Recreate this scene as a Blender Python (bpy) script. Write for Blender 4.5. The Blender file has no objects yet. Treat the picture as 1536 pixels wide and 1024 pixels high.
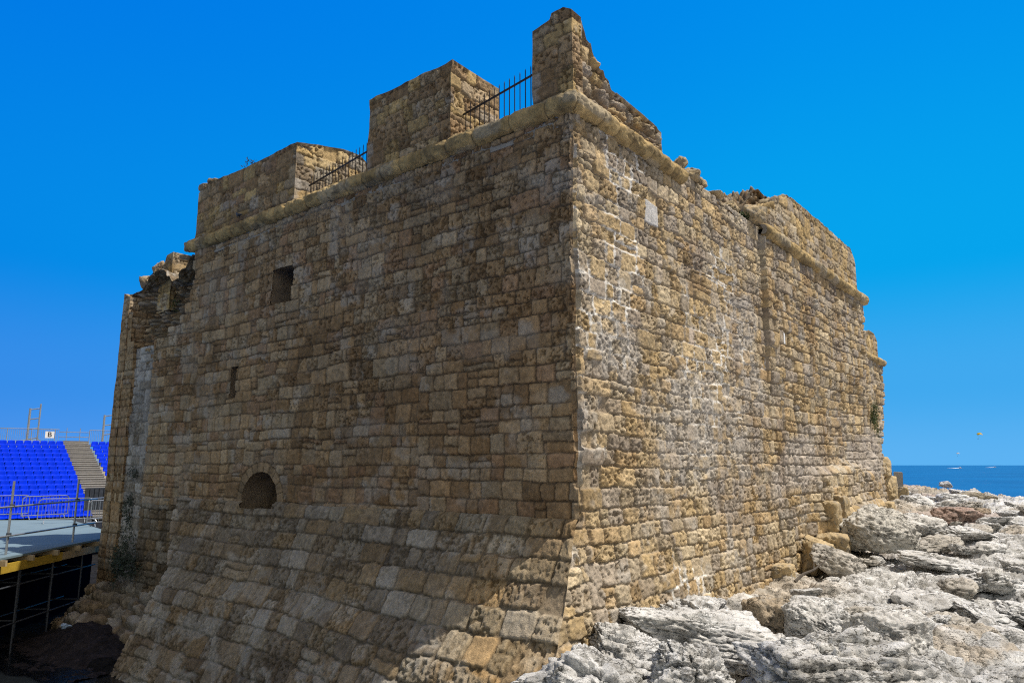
import bpy, bmesh, math, random
import numpy as np
from mathutils import Vector, Matrix
R = math.radians
S = bpy.context.scene
COL = S.collection

# ------------------------------------------------------------ camera, sky, sun, exposure
cam_d = bpy.data.cameras.new('camera'); cam = bpy.data.objects.new('camera', cam_d); COL.objects.link(cam)
cam_d.sensor_width = 36.0; cam_d.lens = 36.0 * 1060 / 1536
cam_d.clip_start = 0.1; cam_d.clip_end = 30000
cam.location = (7.32, -10.98, 3.0)
cam.rotation_euler = (R(90 + 9.9), 0, R(39.0))
S.camera = cam
FWD = Vector((-math.sin(R(39)), math.cos(R(39)), 0))

SUN_EL = 64.0
SUN_H = (1.55, 1.0)                         # horizontal direction towards the sun
sh = Vector((SUN_H[0], SUN_H[1], 0)).normalized() * math.cos(R(SUN_EL)); sdir = Vector((sh.x, sh.y, math.sin(R(SUN_EL))))
ld = bpy.data.lights.new('sun', 'SUN'); ld.energy = 5.0; ld.angle = R(0.5); ld.color = (1.0, 0.94, 0.84)
lo = bpy.data.objects.new('sun', ld); COL.objects.link(lo)
lo.rotation_euler = sdir.to_track_quat('Z', 'Y').to_euler(); lo.location = (30, 10, 40)

W = bpy.data.worlds.new('World'); S.world = W; W.use_nodes = True
nt = W.node_tree; nt.nodes.clear()
def N(t, typ, **kw):
    n = t.nodes.new(typ)
    for k, v in kw.items(): setattr(n, k, v)
    return n
out = N(nt, 'ShaderNodeOutputWorld'); bg = N(nt, 'ShaderNodeBackground')
sky = N(nt, 'ShaderNodeTexSky'); sky.sky_type = 'NISHITA'; sky.sun_disc = False
sky.sun_elevation = R(SUN_EL); sky.sun_rotation = math.atan2(sdir.x, sdir.y)
sky.air_density = 1.0; sky.dust_density = 1.2; sky.ozone_density = 1.0
bg.inputs['Strength'].default_value = 0.11   # sky
# the clear half of the sky over the sea is a deep polarised blue; the half behind the viewer is warmed and brightened to light the shaded wall
geo = N(nt, 'ShaderNodeTexCoord')
sep = N(nt, 'ShaderNodeSeparateXYZ'); nt.links.new(geo.outputs['Generated'], sep.inputs[0])
el = N(nt, 'ShaderNodeValToRGB'); nt.links.new(sep.outputs['Z'], el.inputs[0])
cr = el.color_ramp; cr.interpolation = 'EASE'
stops = [(0.0, (0.115, 0.47, 0.93)), (0.10, (0.055, 0.415, 0.90)), (0.25, (0.002, 0.385, 0.88)), (0.62, (0.0, 0.272, 0.87))]
cr.elements[0].position = stops[0][0]; cr.elements[0].color = (*stops[0][1], 1)
cr.elements[1].position = stops[-1][0]; cr.elements[1].color = (*stops[-1][1], 1)
for p, c in stops[1:-1]:
    e = cr.elements.new(p); e.color = (*c, 1)
dt = N(nt, 'ShaderNodeVectorMath', operation='DOT_PRODUCT'); nt.links.new(geo.outputs['Generated'], dt.inputs[0])
dt.inputs[1].default_value = (math.cos(R(39)), math.sin(R(39)), 0)
mrx = N(nt, 'ShaderNodeMapRange'); nt.links.new(dt.outputs['Value'], mrx.inputs[0])
mrx.inputs[1].default_value = -0.6; mrx.inputs[2].default_value = 0.35; mrx.inputs[3].default_value = 0.0; mrx.inputs[4].default_value = 1.0
tint = N(nt, 'ShaderNodeMix', data_type='RGBA'); nt.links.new(mrx.outputs[0], tint.inputs[0])
tint.inputs[6].default_value = (0.72, 0.67, 0.94, 1); tint.inputs[7].default_value = (1.0, 1.0, 1.0, 1)
deep = N(nt, 'ShaderNodeMix', data_type='RGBA', blend_type='MULTIPLY'); deep.inputs[0].default_value = 1.0
nt.links.new(el.outputs[0], deep.inputs[6]); nt.links.new(tint.outputs[2], deep.inputs[7])
sc10 = N(nt, 'ShaderNodeMix', data_type='RGBA', blend_type='MULTIPLY'); sc10.inputs[0].default_value = 1.0; sc10.clamp_result = False
nt.links.new(deep.outputs[2], sc10.inputs[6]); sc10.inputs[7].default_value = (8.7, 8.7, 8.7, 1)
df = N(nt, 'ShaderNodeVectorMath', operation='DOT_PRODUCT'); nt.links.new(geo.outputs['Generated'], df.inputs[0])
df.inputs[1].default_value = FWD
mrf = N(nt, 'ShaderNodeMapRange'); nt.links.new(df.outputs['Value'], mrf.inputs[0])
mrf.inputs[1].default_value = 0.0; mrf.inputs[2].default_value = 0.5; mrf.inputs[3].default_value = 0.0; mrf.inputs[4].default_value = 1.0
warm = N(nt, 'ShaderNodeMix', data_type='RGBA', blend_type='MULTIPLY'); warm.inputs[0].default_value = 1.0; warm.clamp_result = False
nt.links.new(sky.outputs[0], warm.inputs[6]); warm.inputs[7].default_value = (1.9, 1.42, 0.95, 1)
mx = N(nt, 'ShaderNodeMix', data_type='RGBA'); nt.links.new(mrf.outputs[0], mx.inputs[0])
nt.links.new(warm.outputs[2], mx.inputs[6]); nt.links.new(sc10.outputs[2], mx.inputs[7])
nt.links.new(mx.outputs[2], bg.inputs['Color']); nt.links.new(bg.outputs[0], out.inputs[0])

vs = S.view_settings; vs.view_transform = 'Standard'; vs.look = 'None'; vs.gamma = 1; vs.exposure = 0.0
S.cycles.use_denoising = False; S.cycles.filter_width = 1.15; S.cycles.sample_clamp_indirect = 4.0

# ------------------------------------------------------------ numpy noise
def _h(ix, iy, iz, seed):
    h = (ix.astype(np.uint32) * np.uint32(374761393)) ^ (iy.astype(np.uint32) * np.uint32(668265263)) ^ (iz.astype(np.uint32) * np.uint32(2246822519))
    h = h + np.uint32((seed * 3266489917 + 12345) & 0xffffffff)
    h = (h ^ (h >> np.uint32(13))) * np.uint32(1274126177); h = (h ^ (h >> np.uint32(16))) * np.uint32(2654435761)
    return ((h ^ (h >> np.uint32(15))) & np.uint32(0xffffff)).astype(np.float32) / np.float32(0xffffff)
def _f(x):
    i = np.floor(x); f = (x - i).astype(np.float32); return i.astype(np.int64), f * f * f * (f * (f * 6 - 15) + 10)
Z0 = np.zeros(1, np.int64)
def n2(x, y, seed=0):
    x, y = np.broadcast_arrays(np.asarray(x, np.float64), np.asarray(y, np.float64))
    ix, fx = _f(x); iy, fy = _f(y)
    a = _h(ix, iy, Z0, seed); b = _h(ix + 1, iy, Z0, seed); c = _h(ix, iy + 1, Z0, seed); d = _h(ix + 1, iy + 1, Z0, seed)
    return (a + (b - a) * fx) * (1 - fy) + (c + (d - c) * fx) * fy - .5
def n3(x, y, z, seed=0):
    ix, fx = _f(x); iy, fy = _f(y); iz, fz = _f(z); r = []
    for k in (0, 1):
        a = _h(ix, iy, iz + k, seed); b = _h(ix + 1, iy, iz + k, seed); c = _h(ix, iy + 1, iz + k, seed); d = _h(ix + 1, iy + 1, iz + k, seed)
        r.append((a + (b - a) * fx) * (1 - fy) + (c + (d - c) * fx) * fy)
    return r[0] + (r[1] - r[0]) * fz - .5
def fb2(x, y, o=4, seed=0, g=.5):
    s = 0; a = 1.
    for i in range(o): s = s + a * n2(x, y, seed + i * 17); x = x * 2.03 + 5.1; y = y * 2.03 + 1.7; a *= g
    return s
def fb3(x, y, z, o=4, seed=0, g=.5):
    s = 0; a = 1.
    for i in range(o): s = s + a * n3(x, y, z, seed + i * 17); x = x * 2.03 + 5.1; y = y * 2.03 + 1.7; z = z * 2.03 + 3.3; a *= g
    return s
def sst(a, b, x):
    t = np.clip((x - a) / (b - a), 0, 1); return t * t * (3 - 2 * t)
def worley(x, y, seed=0):
    ix = np.floor(x).astype(np.int64); iy = np.floor(y).astype(np.int64)
    d1 = np.full(x.shape, 9.); d2 = np.full(x.shape, 9.); cx = np.zeros(x.shape); cy = np.zeros(x.shape); cid = np.zeros(x.shape)
    for j in (-1, 0, 1):
        for i in (-1, 0, 1):
            gx = ix + i; gy = iy + j
            px = gx + .1 + .8 * _h(gx, gy, Z0, seed); py = gy + .1 + .8 * _h(gx, gy, Z0, seed + 1)
            d = np.hypot(x - px, y - py); m = d < d1
            d2 = np.where(m, d1, np.minimum(d2, d)); d1 = np.where(m, d, d1)
            cx = np.where(m, px, cx); cy = np.where(m, py, cy); cid = np.where(m, _h(gx, gy, Z0, seed + 2), cid)
    return d1, d2, cx, cy, cid
A3 = lambda *c: np.array(c, float)
def mixc(a, b, t): t = np.asarray(t)[..., None]; return a * (1 - t) + b * t

# ------------------------------------------------------------ materials
MATS = {}
def mat(name, col=(.5, .5, .5), rough=.8, metal=0., attr=False, ns=(6, 40), var=.25, bump=(), spec=.3, warmvar=0.):
    if name in MATS: return MATS[name]
    m = bpy.data.materials.new(name); m.use_nodes = True; t = m.node_tree; b = t.nodes['Principled BSDF']
    b.inputs['Roughness'].default_value = rough; b.inputs['Metallic'].default_value = metal; b.inputs['Specular IOR Level'].default_value = spec
    g = N(t, 'ShaderNodeNewGeometry'); L = t.links.new
    if attr: a = N(t, 'ShaderNodeAttribute', attribute_name='Col'); src = a.outputs['Color']
    else: a = N(t, 'ShaderNodeRGB'); a.outputs[0].default_value = (*col, 1); src = a.outputs[0]
    for i, s in enumerate(ns):
        no = N(t, 'ShaderNodeTexNoise'); no.inputs['Scale'].default_value = s; no.inputs['Detail'].default_value = 6; no.inputs['Roughness'].default_value = .65
        L(g.outputs['Position'], no.inputs['Vector'])
        mr = N(t, 'ShaderNodeMapRange'); L(no.outputs['Fac'], mr.inputs[0])
        mr.inputs[1].default_value = .3; mr.inputs[2].default_value = .7; mr.inputs[3].default_value = 1 - var; mr.inputs[4].default_value = 1 + var
        mm = N(t, 'ShaderNodeMix', data_type='RGBA', blend_type='MULTIPLY'); mm.inputs[0].default_value = 1
        L(src, mm.inputs[6]); L(mr.outputs[0], mm.inputs[7]); src = mm.outputs[2]
    L(src, b.inputs['Base Color'])
    prev = None
    for s, st, dist in bump:
        no = N(t, 'ShaderNodeTexNoise'); no.inputs['Scale'].default_value = s; no.inputs['Detail'].default_value = 8; no.inputs['Roughness'].default_value = .7
        L(g.outputs['Position'], no.inputs['Vector'])
        bp = N(t, 'ShaderNodeBump'); bp.inputs['Strength'].default_value = st; bp.inputs['Distance'].default_value = dist
        L(no.outputs['Fac'], bp.inputs['Height'])
        if prev: L(prev.outputs[0], bp.inputs['Normal'])
        prev = bp
    if prev: L(prev.outputs[0], b.inputs['Normal'])
    MATS[name] = m; return m
STONE = mat('sandstone', attr=True, rough=.92, ns=(9, 45, 130), var=.22, bump=((18, .7, .035), (60, .7, .014), (160, .5, .006)), spec=.12)
LIME = mat('limestone', attr=True, rough=.9, ns=(5, 38, 110), var=.17, bump=((9, .7, .07), (34, .85, .03), (110, .7, .01)), spec=.12)
def crevices(m, scales, pits):
    """dark cracks along the bedding and small solution holes, cut into the rock's relief"""
    t = m.node_tree; L = t.links.new; b = t.nodes['Principled BSDF']; g = N(t, 'ShaderNodeNewGeometry')
    mp = N(t, 'ShaderNodeMapping'); mp.inputs['Rotation'].default_value = (R(28), R(-22), R(20)); mp.inputs['Scale'].default_value = (.8, .8, 2.6); L(g.outputs['Position'], mp.inputs['Vector'])
    acc = None
    def add(sock):
        nonlocal acc
        if acc is None: acc = sock; return
        mm = N(t, 'ShaderNodeMath', operation='MAXIMUM'); L(acc, mm.inputs[0]); L(sock, mm.inputs[1]); acc = mm.outputs[0]
    def band(sock, lo, hi):
        r = N(t, 'ShaderNodeMapRange', interpolation_type='SMOOTHSTEP'); L(sock, r.inputs[0]); r.inputs[1].default_value = lo; r.inputs[2].default_value = hi; r.inputs[3].default_value = 1; r.inputs[4].default_value = 0; return r.outputs[0]
    def mul(a, c):
        mm = N(t, 'ShaderNodeMath', operation='MULTIPLY'); L(a, mm.inputs[0]); L(c, mm.inputs[1]); return mm.outputs[0]
    def gate(s, lo, hi):
        n = N(t, 'ShaderNodeTexNoise'); n.inputs['Scale'].default_value = s; n.inputs['Detail'].default_value = 3; L(g.outputs['Position'], n.inputs['Vector'])
        r = N(t, 'ShaderNodeMapRange'); L(n.outputs['Fac'], r.inputs[0]); r.inputs[1].default_value = lo; r.inputs[2].default_value = hi; return r.outputs[0]
    for s_, w in scales:
        n = N(t, 'ShaderNodeTexNoise'); n.inputs['Scale'].default_value = s_; n.inputs['Detail'].default_value = 7; n.inputs['Roughness'].default_value = .6; L(mp.outputs[0], n.inputs['Vector'])
        d = N(t, 'ShaderNodeMath', operation='SUBTRACT'); L(n.outputs['Fac'], d.inputs[0]); d.inputs[1].default_value = .5
        a = N(t, 'ShaderNodeMath', operation='ABSOLUTE'); L(d.outputs[0], a.inputs[0]); add(mul(band(a.outputs[0], .0, w), gate(s_ * .6, .47, .60)))
    for s_, w in pits:
        wn = N(t, 'ShaderNodeTexNoise'); wn.inputs['Scale'].default_value = s_ * 1.5; wn.inputs['Detail'].default_value = 3; L(g.outputs['Position'], wn.inputs['Vector'])
        va = N(t, 'ShaderNodeMix', data_type='RGBA', blend_type='LINEAR_LIGHT'); va.inputs[0].default_value = .9 / s_; va.clamp_result = False; L(g.outputs['Position'], va.inputs[6]); L(wn.outputs['Color'], va.inputs[7])
        v = N(t, 'ShaderNodeTexVoronoi'); v.inputs['Scale'].default_value = s_; L(va.outputs[2], v.inputs['Vector']); add(mul(band(v.outputs['Distance'], w * .5, w), gate(.7, .48, .66)))
    src = b.inputs['Base Color'].links[0].from_socket; mm = N(t, 'ShaderNodeMix', data_type='RGBA', blend_type='MULTIPLY'); L(acc, mm.inputs[0]); L(src, mm.inputs[6]); mm.inputs[7].default_value = (.40, .39, .36, 1); L(mm.outputs[2], b.inputs['Base Color'])
    bp = N(t, 'ShaderNodeBump', invert=True); bp.inputs['Strength'].default_value = 1; bp.inputs['Distance'].default_value = .05; L(acc, bp.inputs['Height'])
    L(b.inputs['Normal'].links[0].from_socket, bp.inputs['Normal']); L(bp.outputs[0], b.inputs['Normal'])
crevices(LIME, ((1.1, .011), (3.2, .014)), ((7, .22), (15, .24)))
IRON = mat('dark_iron', (.035, .03, .03), .6, .6, ns=(30,), var=.4)
TUBE = mat('galvanised_tube', (.38, .40, .42), .45, .7, ns=(12,), var=.25)
TUBED = mat('dull_tube', (.09, .10, .12), .55, .6, ns=(12,), var=.25)
SEATB = mat('blue_plastic', (.0, .03, .62), .5, ns=(3,), var=.2, spec=.05)
DECKM = mat('grey_carpet', (.15, .215, .255), .95, ns=(1.2, 30), var=.10, bump=((200, .2, .004),))
YEL = mat('yellow_timber', (.45, .30, .04), .6, ns=(4, 25), var=.2)
WOOD = mat('pale_timber', (.42, .33, .2), .7, ns=(5, 30), var=.2)
DRAPE = mat('dark_drape', (.005, .005, .012), .95, spec=0., ns=(3,), var=.4, bump=((6, .6, .05),))
ALU = mat('grey_aluminium', (.42, .41, .39), .5, .3, ns=(3, 30), var=.15)
CONC = mat('bare_concrete', (.33, .31, .28), .85, ns=(3, 30), var=.15, bump=((40, .3, .01),))
WHITE = mat('white_panel', (.8, .8, .8), .5, ns=(4,), var=.05)
BLACK = mat('black_lettering', (.015, .015, .02), .6, ns=(4,), var=.1)
LEAF = mat('shrub_leaf', (.055, .085, .022), .7, ns=(4, 30), var=.45)
LEAFD = mat('dull_leaf', (.04, .06, .045), .75, ns=(4, 30), var=.45)
TWIG = mat('dry_twig', (.10, .085, .07), .85, ns=(10, 60), var=.3)
WEED = mat('dead_seaweed', attr=True, rough=.9, ns=(10, 60), var=.5, bump=((25, .8, .04),))

# ------------------------------------------------------------ objects
def tag(o, label=None, cat=None, group=None, kind=None):
    if label: o['label'] = label
    if cat: o['category'] = cat
    if group: o['group'] = group
    if kind: o['kind'] = kind
    return o
def empty(name, loc=(0, 0, 0), rz=0, **k):
    o = bpy.data.objects.new(name, None); COL.objects.link(o); o.location = loc; o.rotation_euler = (0, 0, rz); o.empty_display_size = .2
    return tag(o, **k)
def link(name, me, m, parent=None):
    o = bpy.data.objects.new(name, me); COL.objects.link(o)
    if m: me.materials.append(m)
    if parent: o.parent = parent
    return o
class Acc:
    """collects vertex grids and polygons into one mesh object"""
    def __init__(s): s.v = []; s.c = []; s.q = []; s.n = 0
    def grid(s, P, C=None, keep=None, flip=False):
        n, m = P.shape[:2]; idx = np.arange(n * m).reshape(n, m) + s.n
        q = np.stack([idx[:-1, :-1], idx[1:, :-1], idx[1:, 1:], idx[:-1, 1:]], -1)
        if flip: q = q[..., ::-1]
        if keep is not None: q = q[keep]
        s.q.append(q.reshape(-1, 4)); s.v.append(P.reshape(-1, 3))
        s.c.append(np.broadcast_to(A3(.5, .5, .5) if C is None else C, P.shape).reshape(-1, 3)); s.n += n * m
    def build(s, name, m, parent=None, smooth=True):
        v = np.concatenate(s.v).astype(np.float32); q = np.concatenate(s.q).astype(np.int32); c = np.concatenate(s.c).astype(np.float32)
        used = np.zeros(len(v), bool); used[q.ravel()] = True; mp = np.cumsum(used) - 1
        v = v[used]; c = c[used]; q = mp[q].astype(np.int32)
        me = bpy.data.meshes.new(name); me.vertices.add(len(v)); me.vertices.foreach_set('co', v.ravel())
        me.loops.add(q.size); me.loops.foreach_set('vertex_index', q.ravel())
        me.polygons.add(len(q)); me.polygons.foreach_set('loop_start', np.arange(0, q.size, 4, dtype=np.int32))
        me.polygons.foreach_set('loop_total', np.full(len(q), 4, np.int32))
        me.polygons.foreach_set('use_smooth', np.full(len(q), smooth, bool))
        a = me.color_attributes.new('Col', 'FLOAT_COLOR', 'POINT')
        a.data.foreach_set('color', np.concatenate([np.clip(c, .004, .95), np.ones((len(c), 1), np.float32)], 1).ravel())
        me.update(calc_edges=True); me.validate()
        return link(name, me, m, parent)
class MB:
    """collects boxes, bars and tubes into one mesh object"""
    def __init__(s): s.b = bmesh.new()
    def box(s, c, size, rz=0, M=None):
        mx = Matrix.Translation(c) @ Matrix.Rotation(rz, 4, 'Z') @ Matrix.Diagonal((*size, 1)) if M is None else M
        bmesh.ops.create_cube(s.b, size=1, matrix=mx); return s
    def bar(s, a, b, w, h):
        a = Vector(a); b = Vector(b); d = b - a
        mx = Matrix.Translation((a + b) / 2) @ d.to_track_quat('Y', 'Z').to_matrix().to_4x4() @ Matrix.Diagonal((w, d.length, h, 1))
        bmesh.ops.create_cube(s.b, size=1, matrix=mx); return s
    def tube(s, a, b, r, n=8, r2=None):
        a = Vector(a); b = Vector(b); d = b - a
        mx = Matrix.Translation((a + b) / 2) @ d.to_track_quat('Z', 'Y').to_matrix().to_4x4()
        bmesh.ops.create_cone(s.b, cap_ends=True, segments=n, radius1=r, radius2=r if r2 is None else r2, depth=d.length, matrix=mx); return s
    def path(s, pts, r, n=6):
        for a, b in zip(pts[:-1], pts[1:]): s.tube(a, b, r, n)
        return s
    def build(s, name, m, parent=None, bevel=0):
        if bevel: bmesh.ops.bevel(s.b, geom=list(s.b.edges), offset=bevel, segments=2, affect='EDGES')
        me = bpy.data.meshes.new(name); s.b.to_mesh(me); s.b.free()
        return link(name, me, m, parent)

# ------------------------------------------------------------ masonry
class Layout:
    def __init__(s, u0, u1, v0, v1, ch, cw, seed, split=.12):
        r = np.random.default_rng(seed); v = [v0]
        while v[-1] < v1: v.append(v[-1] + r.uniform(*ch))
        s.v = np.array(v); s.j = []; s.seed = seed; s.split = split; s.lo = u0; s.hi = u1
        for i in range(len(v)):
            u = [u0 - r.uniform(0, cw[1])]
            while u[-1] < u1 + 1: u.append(u[-1] + r.uniform(*cw) * (1.45 if r.random() < .12 else 1))
            s.j.append(np.array(u))
    def lookup(s, u, v):
        u = s.lo + np.mod(u - s.lo, s.hi - s.lo); v = s.v[0] + np.mod(v - s.v[0], s.v[-1] - s.v[0])
        ci = np.clip(np.searchsorted(s.v, v) - 1, 0, len(s.v) - 2)
        a0 = np.zeros_like(u); a1 = np.ones_like(u); si = np.zeros(u.shape, np.int64)
        for c in np.unique(ci):
            m = ci == c; j = s.j[c]; k = np.clip(np.searchsorted(j, u[m]) - 1, 0, len(j) - 2)
            a0[m] = j[k]; a1[m] = j[k + 1]; si[m] = k
        b0 = s.v[ci]; b1 = s.v[ci + 1]
        sp = _h(ci, si, Z0, s.seed + 9) < s.split                     # some stones are two thin ones, one above the other
        mid = b0 + (b1 - b0) * (.35 + .3 * _h(ci, si, Z0, s.seed + 10)); upr = sp & (v > mid)
        b1 = np.where(sp & ~upr, mid, b1); b0 = np.where(upr, mid, b0)
        return ci, si * 2 + upr, a0, a1, b0, b1, u, v
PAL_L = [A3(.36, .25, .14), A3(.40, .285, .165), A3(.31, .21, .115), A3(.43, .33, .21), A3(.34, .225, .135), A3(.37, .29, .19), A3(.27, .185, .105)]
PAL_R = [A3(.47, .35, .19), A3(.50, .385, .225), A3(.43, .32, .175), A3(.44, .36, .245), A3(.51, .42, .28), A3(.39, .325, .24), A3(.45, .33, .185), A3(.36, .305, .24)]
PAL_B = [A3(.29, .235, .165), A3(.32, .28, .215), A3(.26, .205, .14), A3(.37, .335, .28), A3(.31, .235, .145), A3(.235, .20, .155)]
PAL_G = [A3(.50, .36, .17), A3(.44, .32, .16), A3(.54, .41, .22), A3(.40, .31, .19)]
PAL_S = [A3(.37, .36, .35), A3(.31, .30, .29), A3(.42, .41, .39), A3(.27, .25, .22)]
def stl(**k):
    d = dict(face=.03, tilt=.04, pillow=.012, pw=.09, joint=.035, jw=(.006, .024), rough=.02, pit=.03, pitp=.6, worm=.5, warp=.035, rc=.05,
             pal=PAL_L, mortar=A3(.10, .08, .055), mort=.85, white=0., var=.28, grey=.0)
    d.update(k); return d
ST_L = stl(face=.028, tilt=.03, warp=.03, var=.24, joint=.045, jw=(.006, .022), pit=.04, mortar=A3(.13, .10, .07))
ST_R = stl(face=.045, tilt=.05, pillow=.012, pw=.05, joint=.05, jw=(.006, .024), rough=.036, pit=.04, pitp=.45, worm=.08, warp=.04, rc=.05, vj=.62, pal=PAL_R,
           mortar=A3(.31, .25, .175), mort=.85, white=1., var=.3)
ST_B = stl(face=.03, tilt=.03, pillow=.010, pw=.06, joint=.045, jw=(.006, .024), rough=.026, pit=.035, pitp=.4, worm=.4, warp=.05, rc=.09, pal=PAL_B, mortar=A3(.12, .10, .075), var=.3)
ST_M = stl(face=.02, tilt=.03, pillow=.008, pw=.05, joint=.04, jw=(.006, .022), rough=.028, pit=.045, pitp=.4, warp=.04, rc=.07, pal=PAL_G, mortar=A3(.22, .16, .09), var=.3)
ST_RUB = stl(face=.12, tilt=.2, pillow=.10, pw=.14, joint=.16, jw=(.01, .06), rough=.06, pit=.06, pitp=.5, warp=.12, rc=.1, pal=PAL_L + PAL_B, mortar=A3(.14, .11, .07), var=.35)
def masonry(u, v, L, st, pitz=None):
    """height (along the normal) and colour of dressed stone laid in courses; u, v in metres"""
    sd = L.seed; w = st['warp']
    wu = u + w * n2(u * 2.6, v * 2.6, sd) + w * .6 * n2(u * 9, v * 9, sd + 1)
    zn = np.floor((u + 1.6 * n2(v * .45, u * .15, sd + 21)) / 3.7).astype(np.int64); vz = np.floor((v + .9 * n2(u * .3, v * .3, sd + 22)) / 2.6).astype(np.int64)
    shift = .32 * (_h(zn, vz, Z0, sd + 23) - .5) * (st['pal'] is not PAL_B)
    wv = v + shift + w * n2(u * 2.2, v * 2.6, sd + 2) + w * .6 * n2(u * 9, v * 9, sd + 3) + .10 * n2(u * .22, v * .3, sd + 4)
    ci, si, a0, a1, b0, b1, wu, wv = L.lookup(wu, wv)
    h = lambda k: _h(ci, si, Z0, sd + 30 + k)
    r1, r2, r3, r4, r5, r6, r7 = (h(k) for k in range(7))
    x = wu - (a0 + a1) / 2; y = wv - (b0 + b1) / 2
    a = np.minimum(wu - a0, a1 - wu) * st.get('vj', 1.); b = np.minimum(wv - b0, b1 - wv)
    rc = st['rc'] * (.4 + 1.2 * r6)
    d = np.where((a < rc) & (b < rc), rc - np.hypot(rc - a, rc - b), np.minimum(a, b))
    rough = fb2(u * 10, v * 10, 5, sd + 5, .74)
    fine = fb2(u * 23, v * 23, 2, sd + 6, .6)
    pp = st['pitp'] if pitz is None else pitz
    pf = sst(0, .25, r5 - pp + .1)
    p1 = n2(u * 13, v * 15, sd + 7) + .7 * n2(u * 27, v * 29, sd + 8)
    pits = sst(.14, .34, p1) * pf
    worm = (1 - sst(.03, .10, np.abs(n2(u * 10, v * 8, sd + 11)))) * pf * (r7 < st['worm'])
    jm = 1 - sst(st['jw'][0], st['jw'][1], d + .012 * fine)
    H = (r1 - .5) * st['face'] + ((r2 - .5) * x + (r3 - .5) * y) * st['tilt'] * 2 + (rough * .8 + .25 * fine) * st['rough'] * (.5 + r4)
    H = H - st['pillow'] * (1 - sst(0, st['pw'], d)) - st['pit'] * np.maximum(pits, .8 * worm)
    gap = n2(u * 1.3, v * 1.3, sd + 12)
    wm = 0.
    if st['white']: wm = st['white'] * sst(.0, .34, fb2(u * .55 + 3, v * .5, 3, sd + 13) + .3 * n2(u * 2.5, v * 2.5, sd + 14) + .30 - .03 * np.abs(v - 4.2) - .09 * np.clip(v - 6.8, 0, 9) - .02 * np.clip(u, 0, 12))
    depth = st['joint'] * (.55 + .9 * (gap + .5)) * (1 - .6 * wm)
    H = H * (1 - .5 * jm) - depth * jm
    H = H - .06 * sst(.955, .965, r7) * (1 - jm)                                  # a few stones have weathered back
    pal = np.array(st['pal']); base = pal[(r4 * 7919 % 1 * len(pal)).astype(int)] * (1 + .22 * (r7 - .5))[..., None]
    base = base * (1 + st['var'] * (r2 - .5) + .30 * rough)[..., None]
    big = fb2(u * .35, v * .5, 3, sd + 15)
    base = mixc(base, base * A3(.80, .77, .75), sst(.05, .35, big) * (.4 + .6 * r6))
    base = mixc(base, A3(.45, .42, .37) * (1 + .2 * fine)[..., None], .55 * sst(.10, .34, n2(u * 1.7, v * 2.1, sd + 16) + .35 * n2(u * 7, v * 7, sd + 17)) * (.3 + .7 * (r3 > .5)))
    base = mixc(base, A3(.13, .11, .08), .36 * sst(.18, .32, n2(u * 6, v * 5, sd + 18) * .7 + .4 * n2(u * 17, v * 15, sd + 24) + .25 * big))
    base = mixc(base, base * A3(.42, .38, .32), .75 * np.maximum(pits, .8 * worm))  # dirt in the holes, darkened further to paint in their shade
    mc = st['mortar'] * (1 + .4 * rough)[..., None]
    base = mixc(base, mc, jm * st['mort'])
    if st['white']:
        smear = .85 * wm * sst(.30, .74, (1 - sst(0, .05, d)) * .62 + .5 * (n2(u * 5, v * 5, sd + 19) + .7 * n2(u * 14, v * 14, sd + 20) + .25))
        base = mixc(base, A3(.78, .76, .71) * (1 + .3 * fine)[..., None], np.clip(smear, 0, .95))
        H = H + .02 * smear
    return H, base, ci, si
def wobble(P):
    k = 1.1; x, y, z = P[..., 0] * k, P[..., 1] * k, P[..., 2] * k
    P = P.copy()
    for i in range(3): P[..., i] += .045 * n3(x, y, z, 900 + i) + .016 * n3(x * 4, y * 4, z * 4, 910 + i)
    return P
def spaced(a, b, s0, s1):
    """samples from a to b whose spacing grows from s0 to s1"""
    Ln = abs(b - a); n = int(Ln / ((s0 + s1) / 2)) + 2; t = np.linspace(0, 1, n); k = s1 / s0
    f = t + (k - 1) * t * t / 2; return a + (b - a) * f / f[-1]
def qk(M):  # quad mask from vertex mask
    return M[:-1, :-1] & M[1:, :-1] & M[1:, 1:] & M[:-1, 1:]
def corner_e(z):
    q = z / .37 + .25 * n2(z * .9, z * 0, 75); k = np.floor(q).astype(np.int64); fr = q - k; a = _h(k, Z0, Z0, 76); b = _h(k + 1, Z0, Z0, 76); st = (a + (b - a) * sst(.86, 1, fr)) ** 2.2
    return -.06 * st - .03 * np.exp(-((fr - .93) / .07) ** 2) -.012 - .04 * np.clip(n2(z * 2.1, z * 0 + 3.3, 71) + .2, 0, 1) - .025 * (n2(z * 9, z * 0, 72) + .5) - .04 * sst(.18, .26, n2(z * 1.1, z * 0 + 8, 73))

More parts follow.
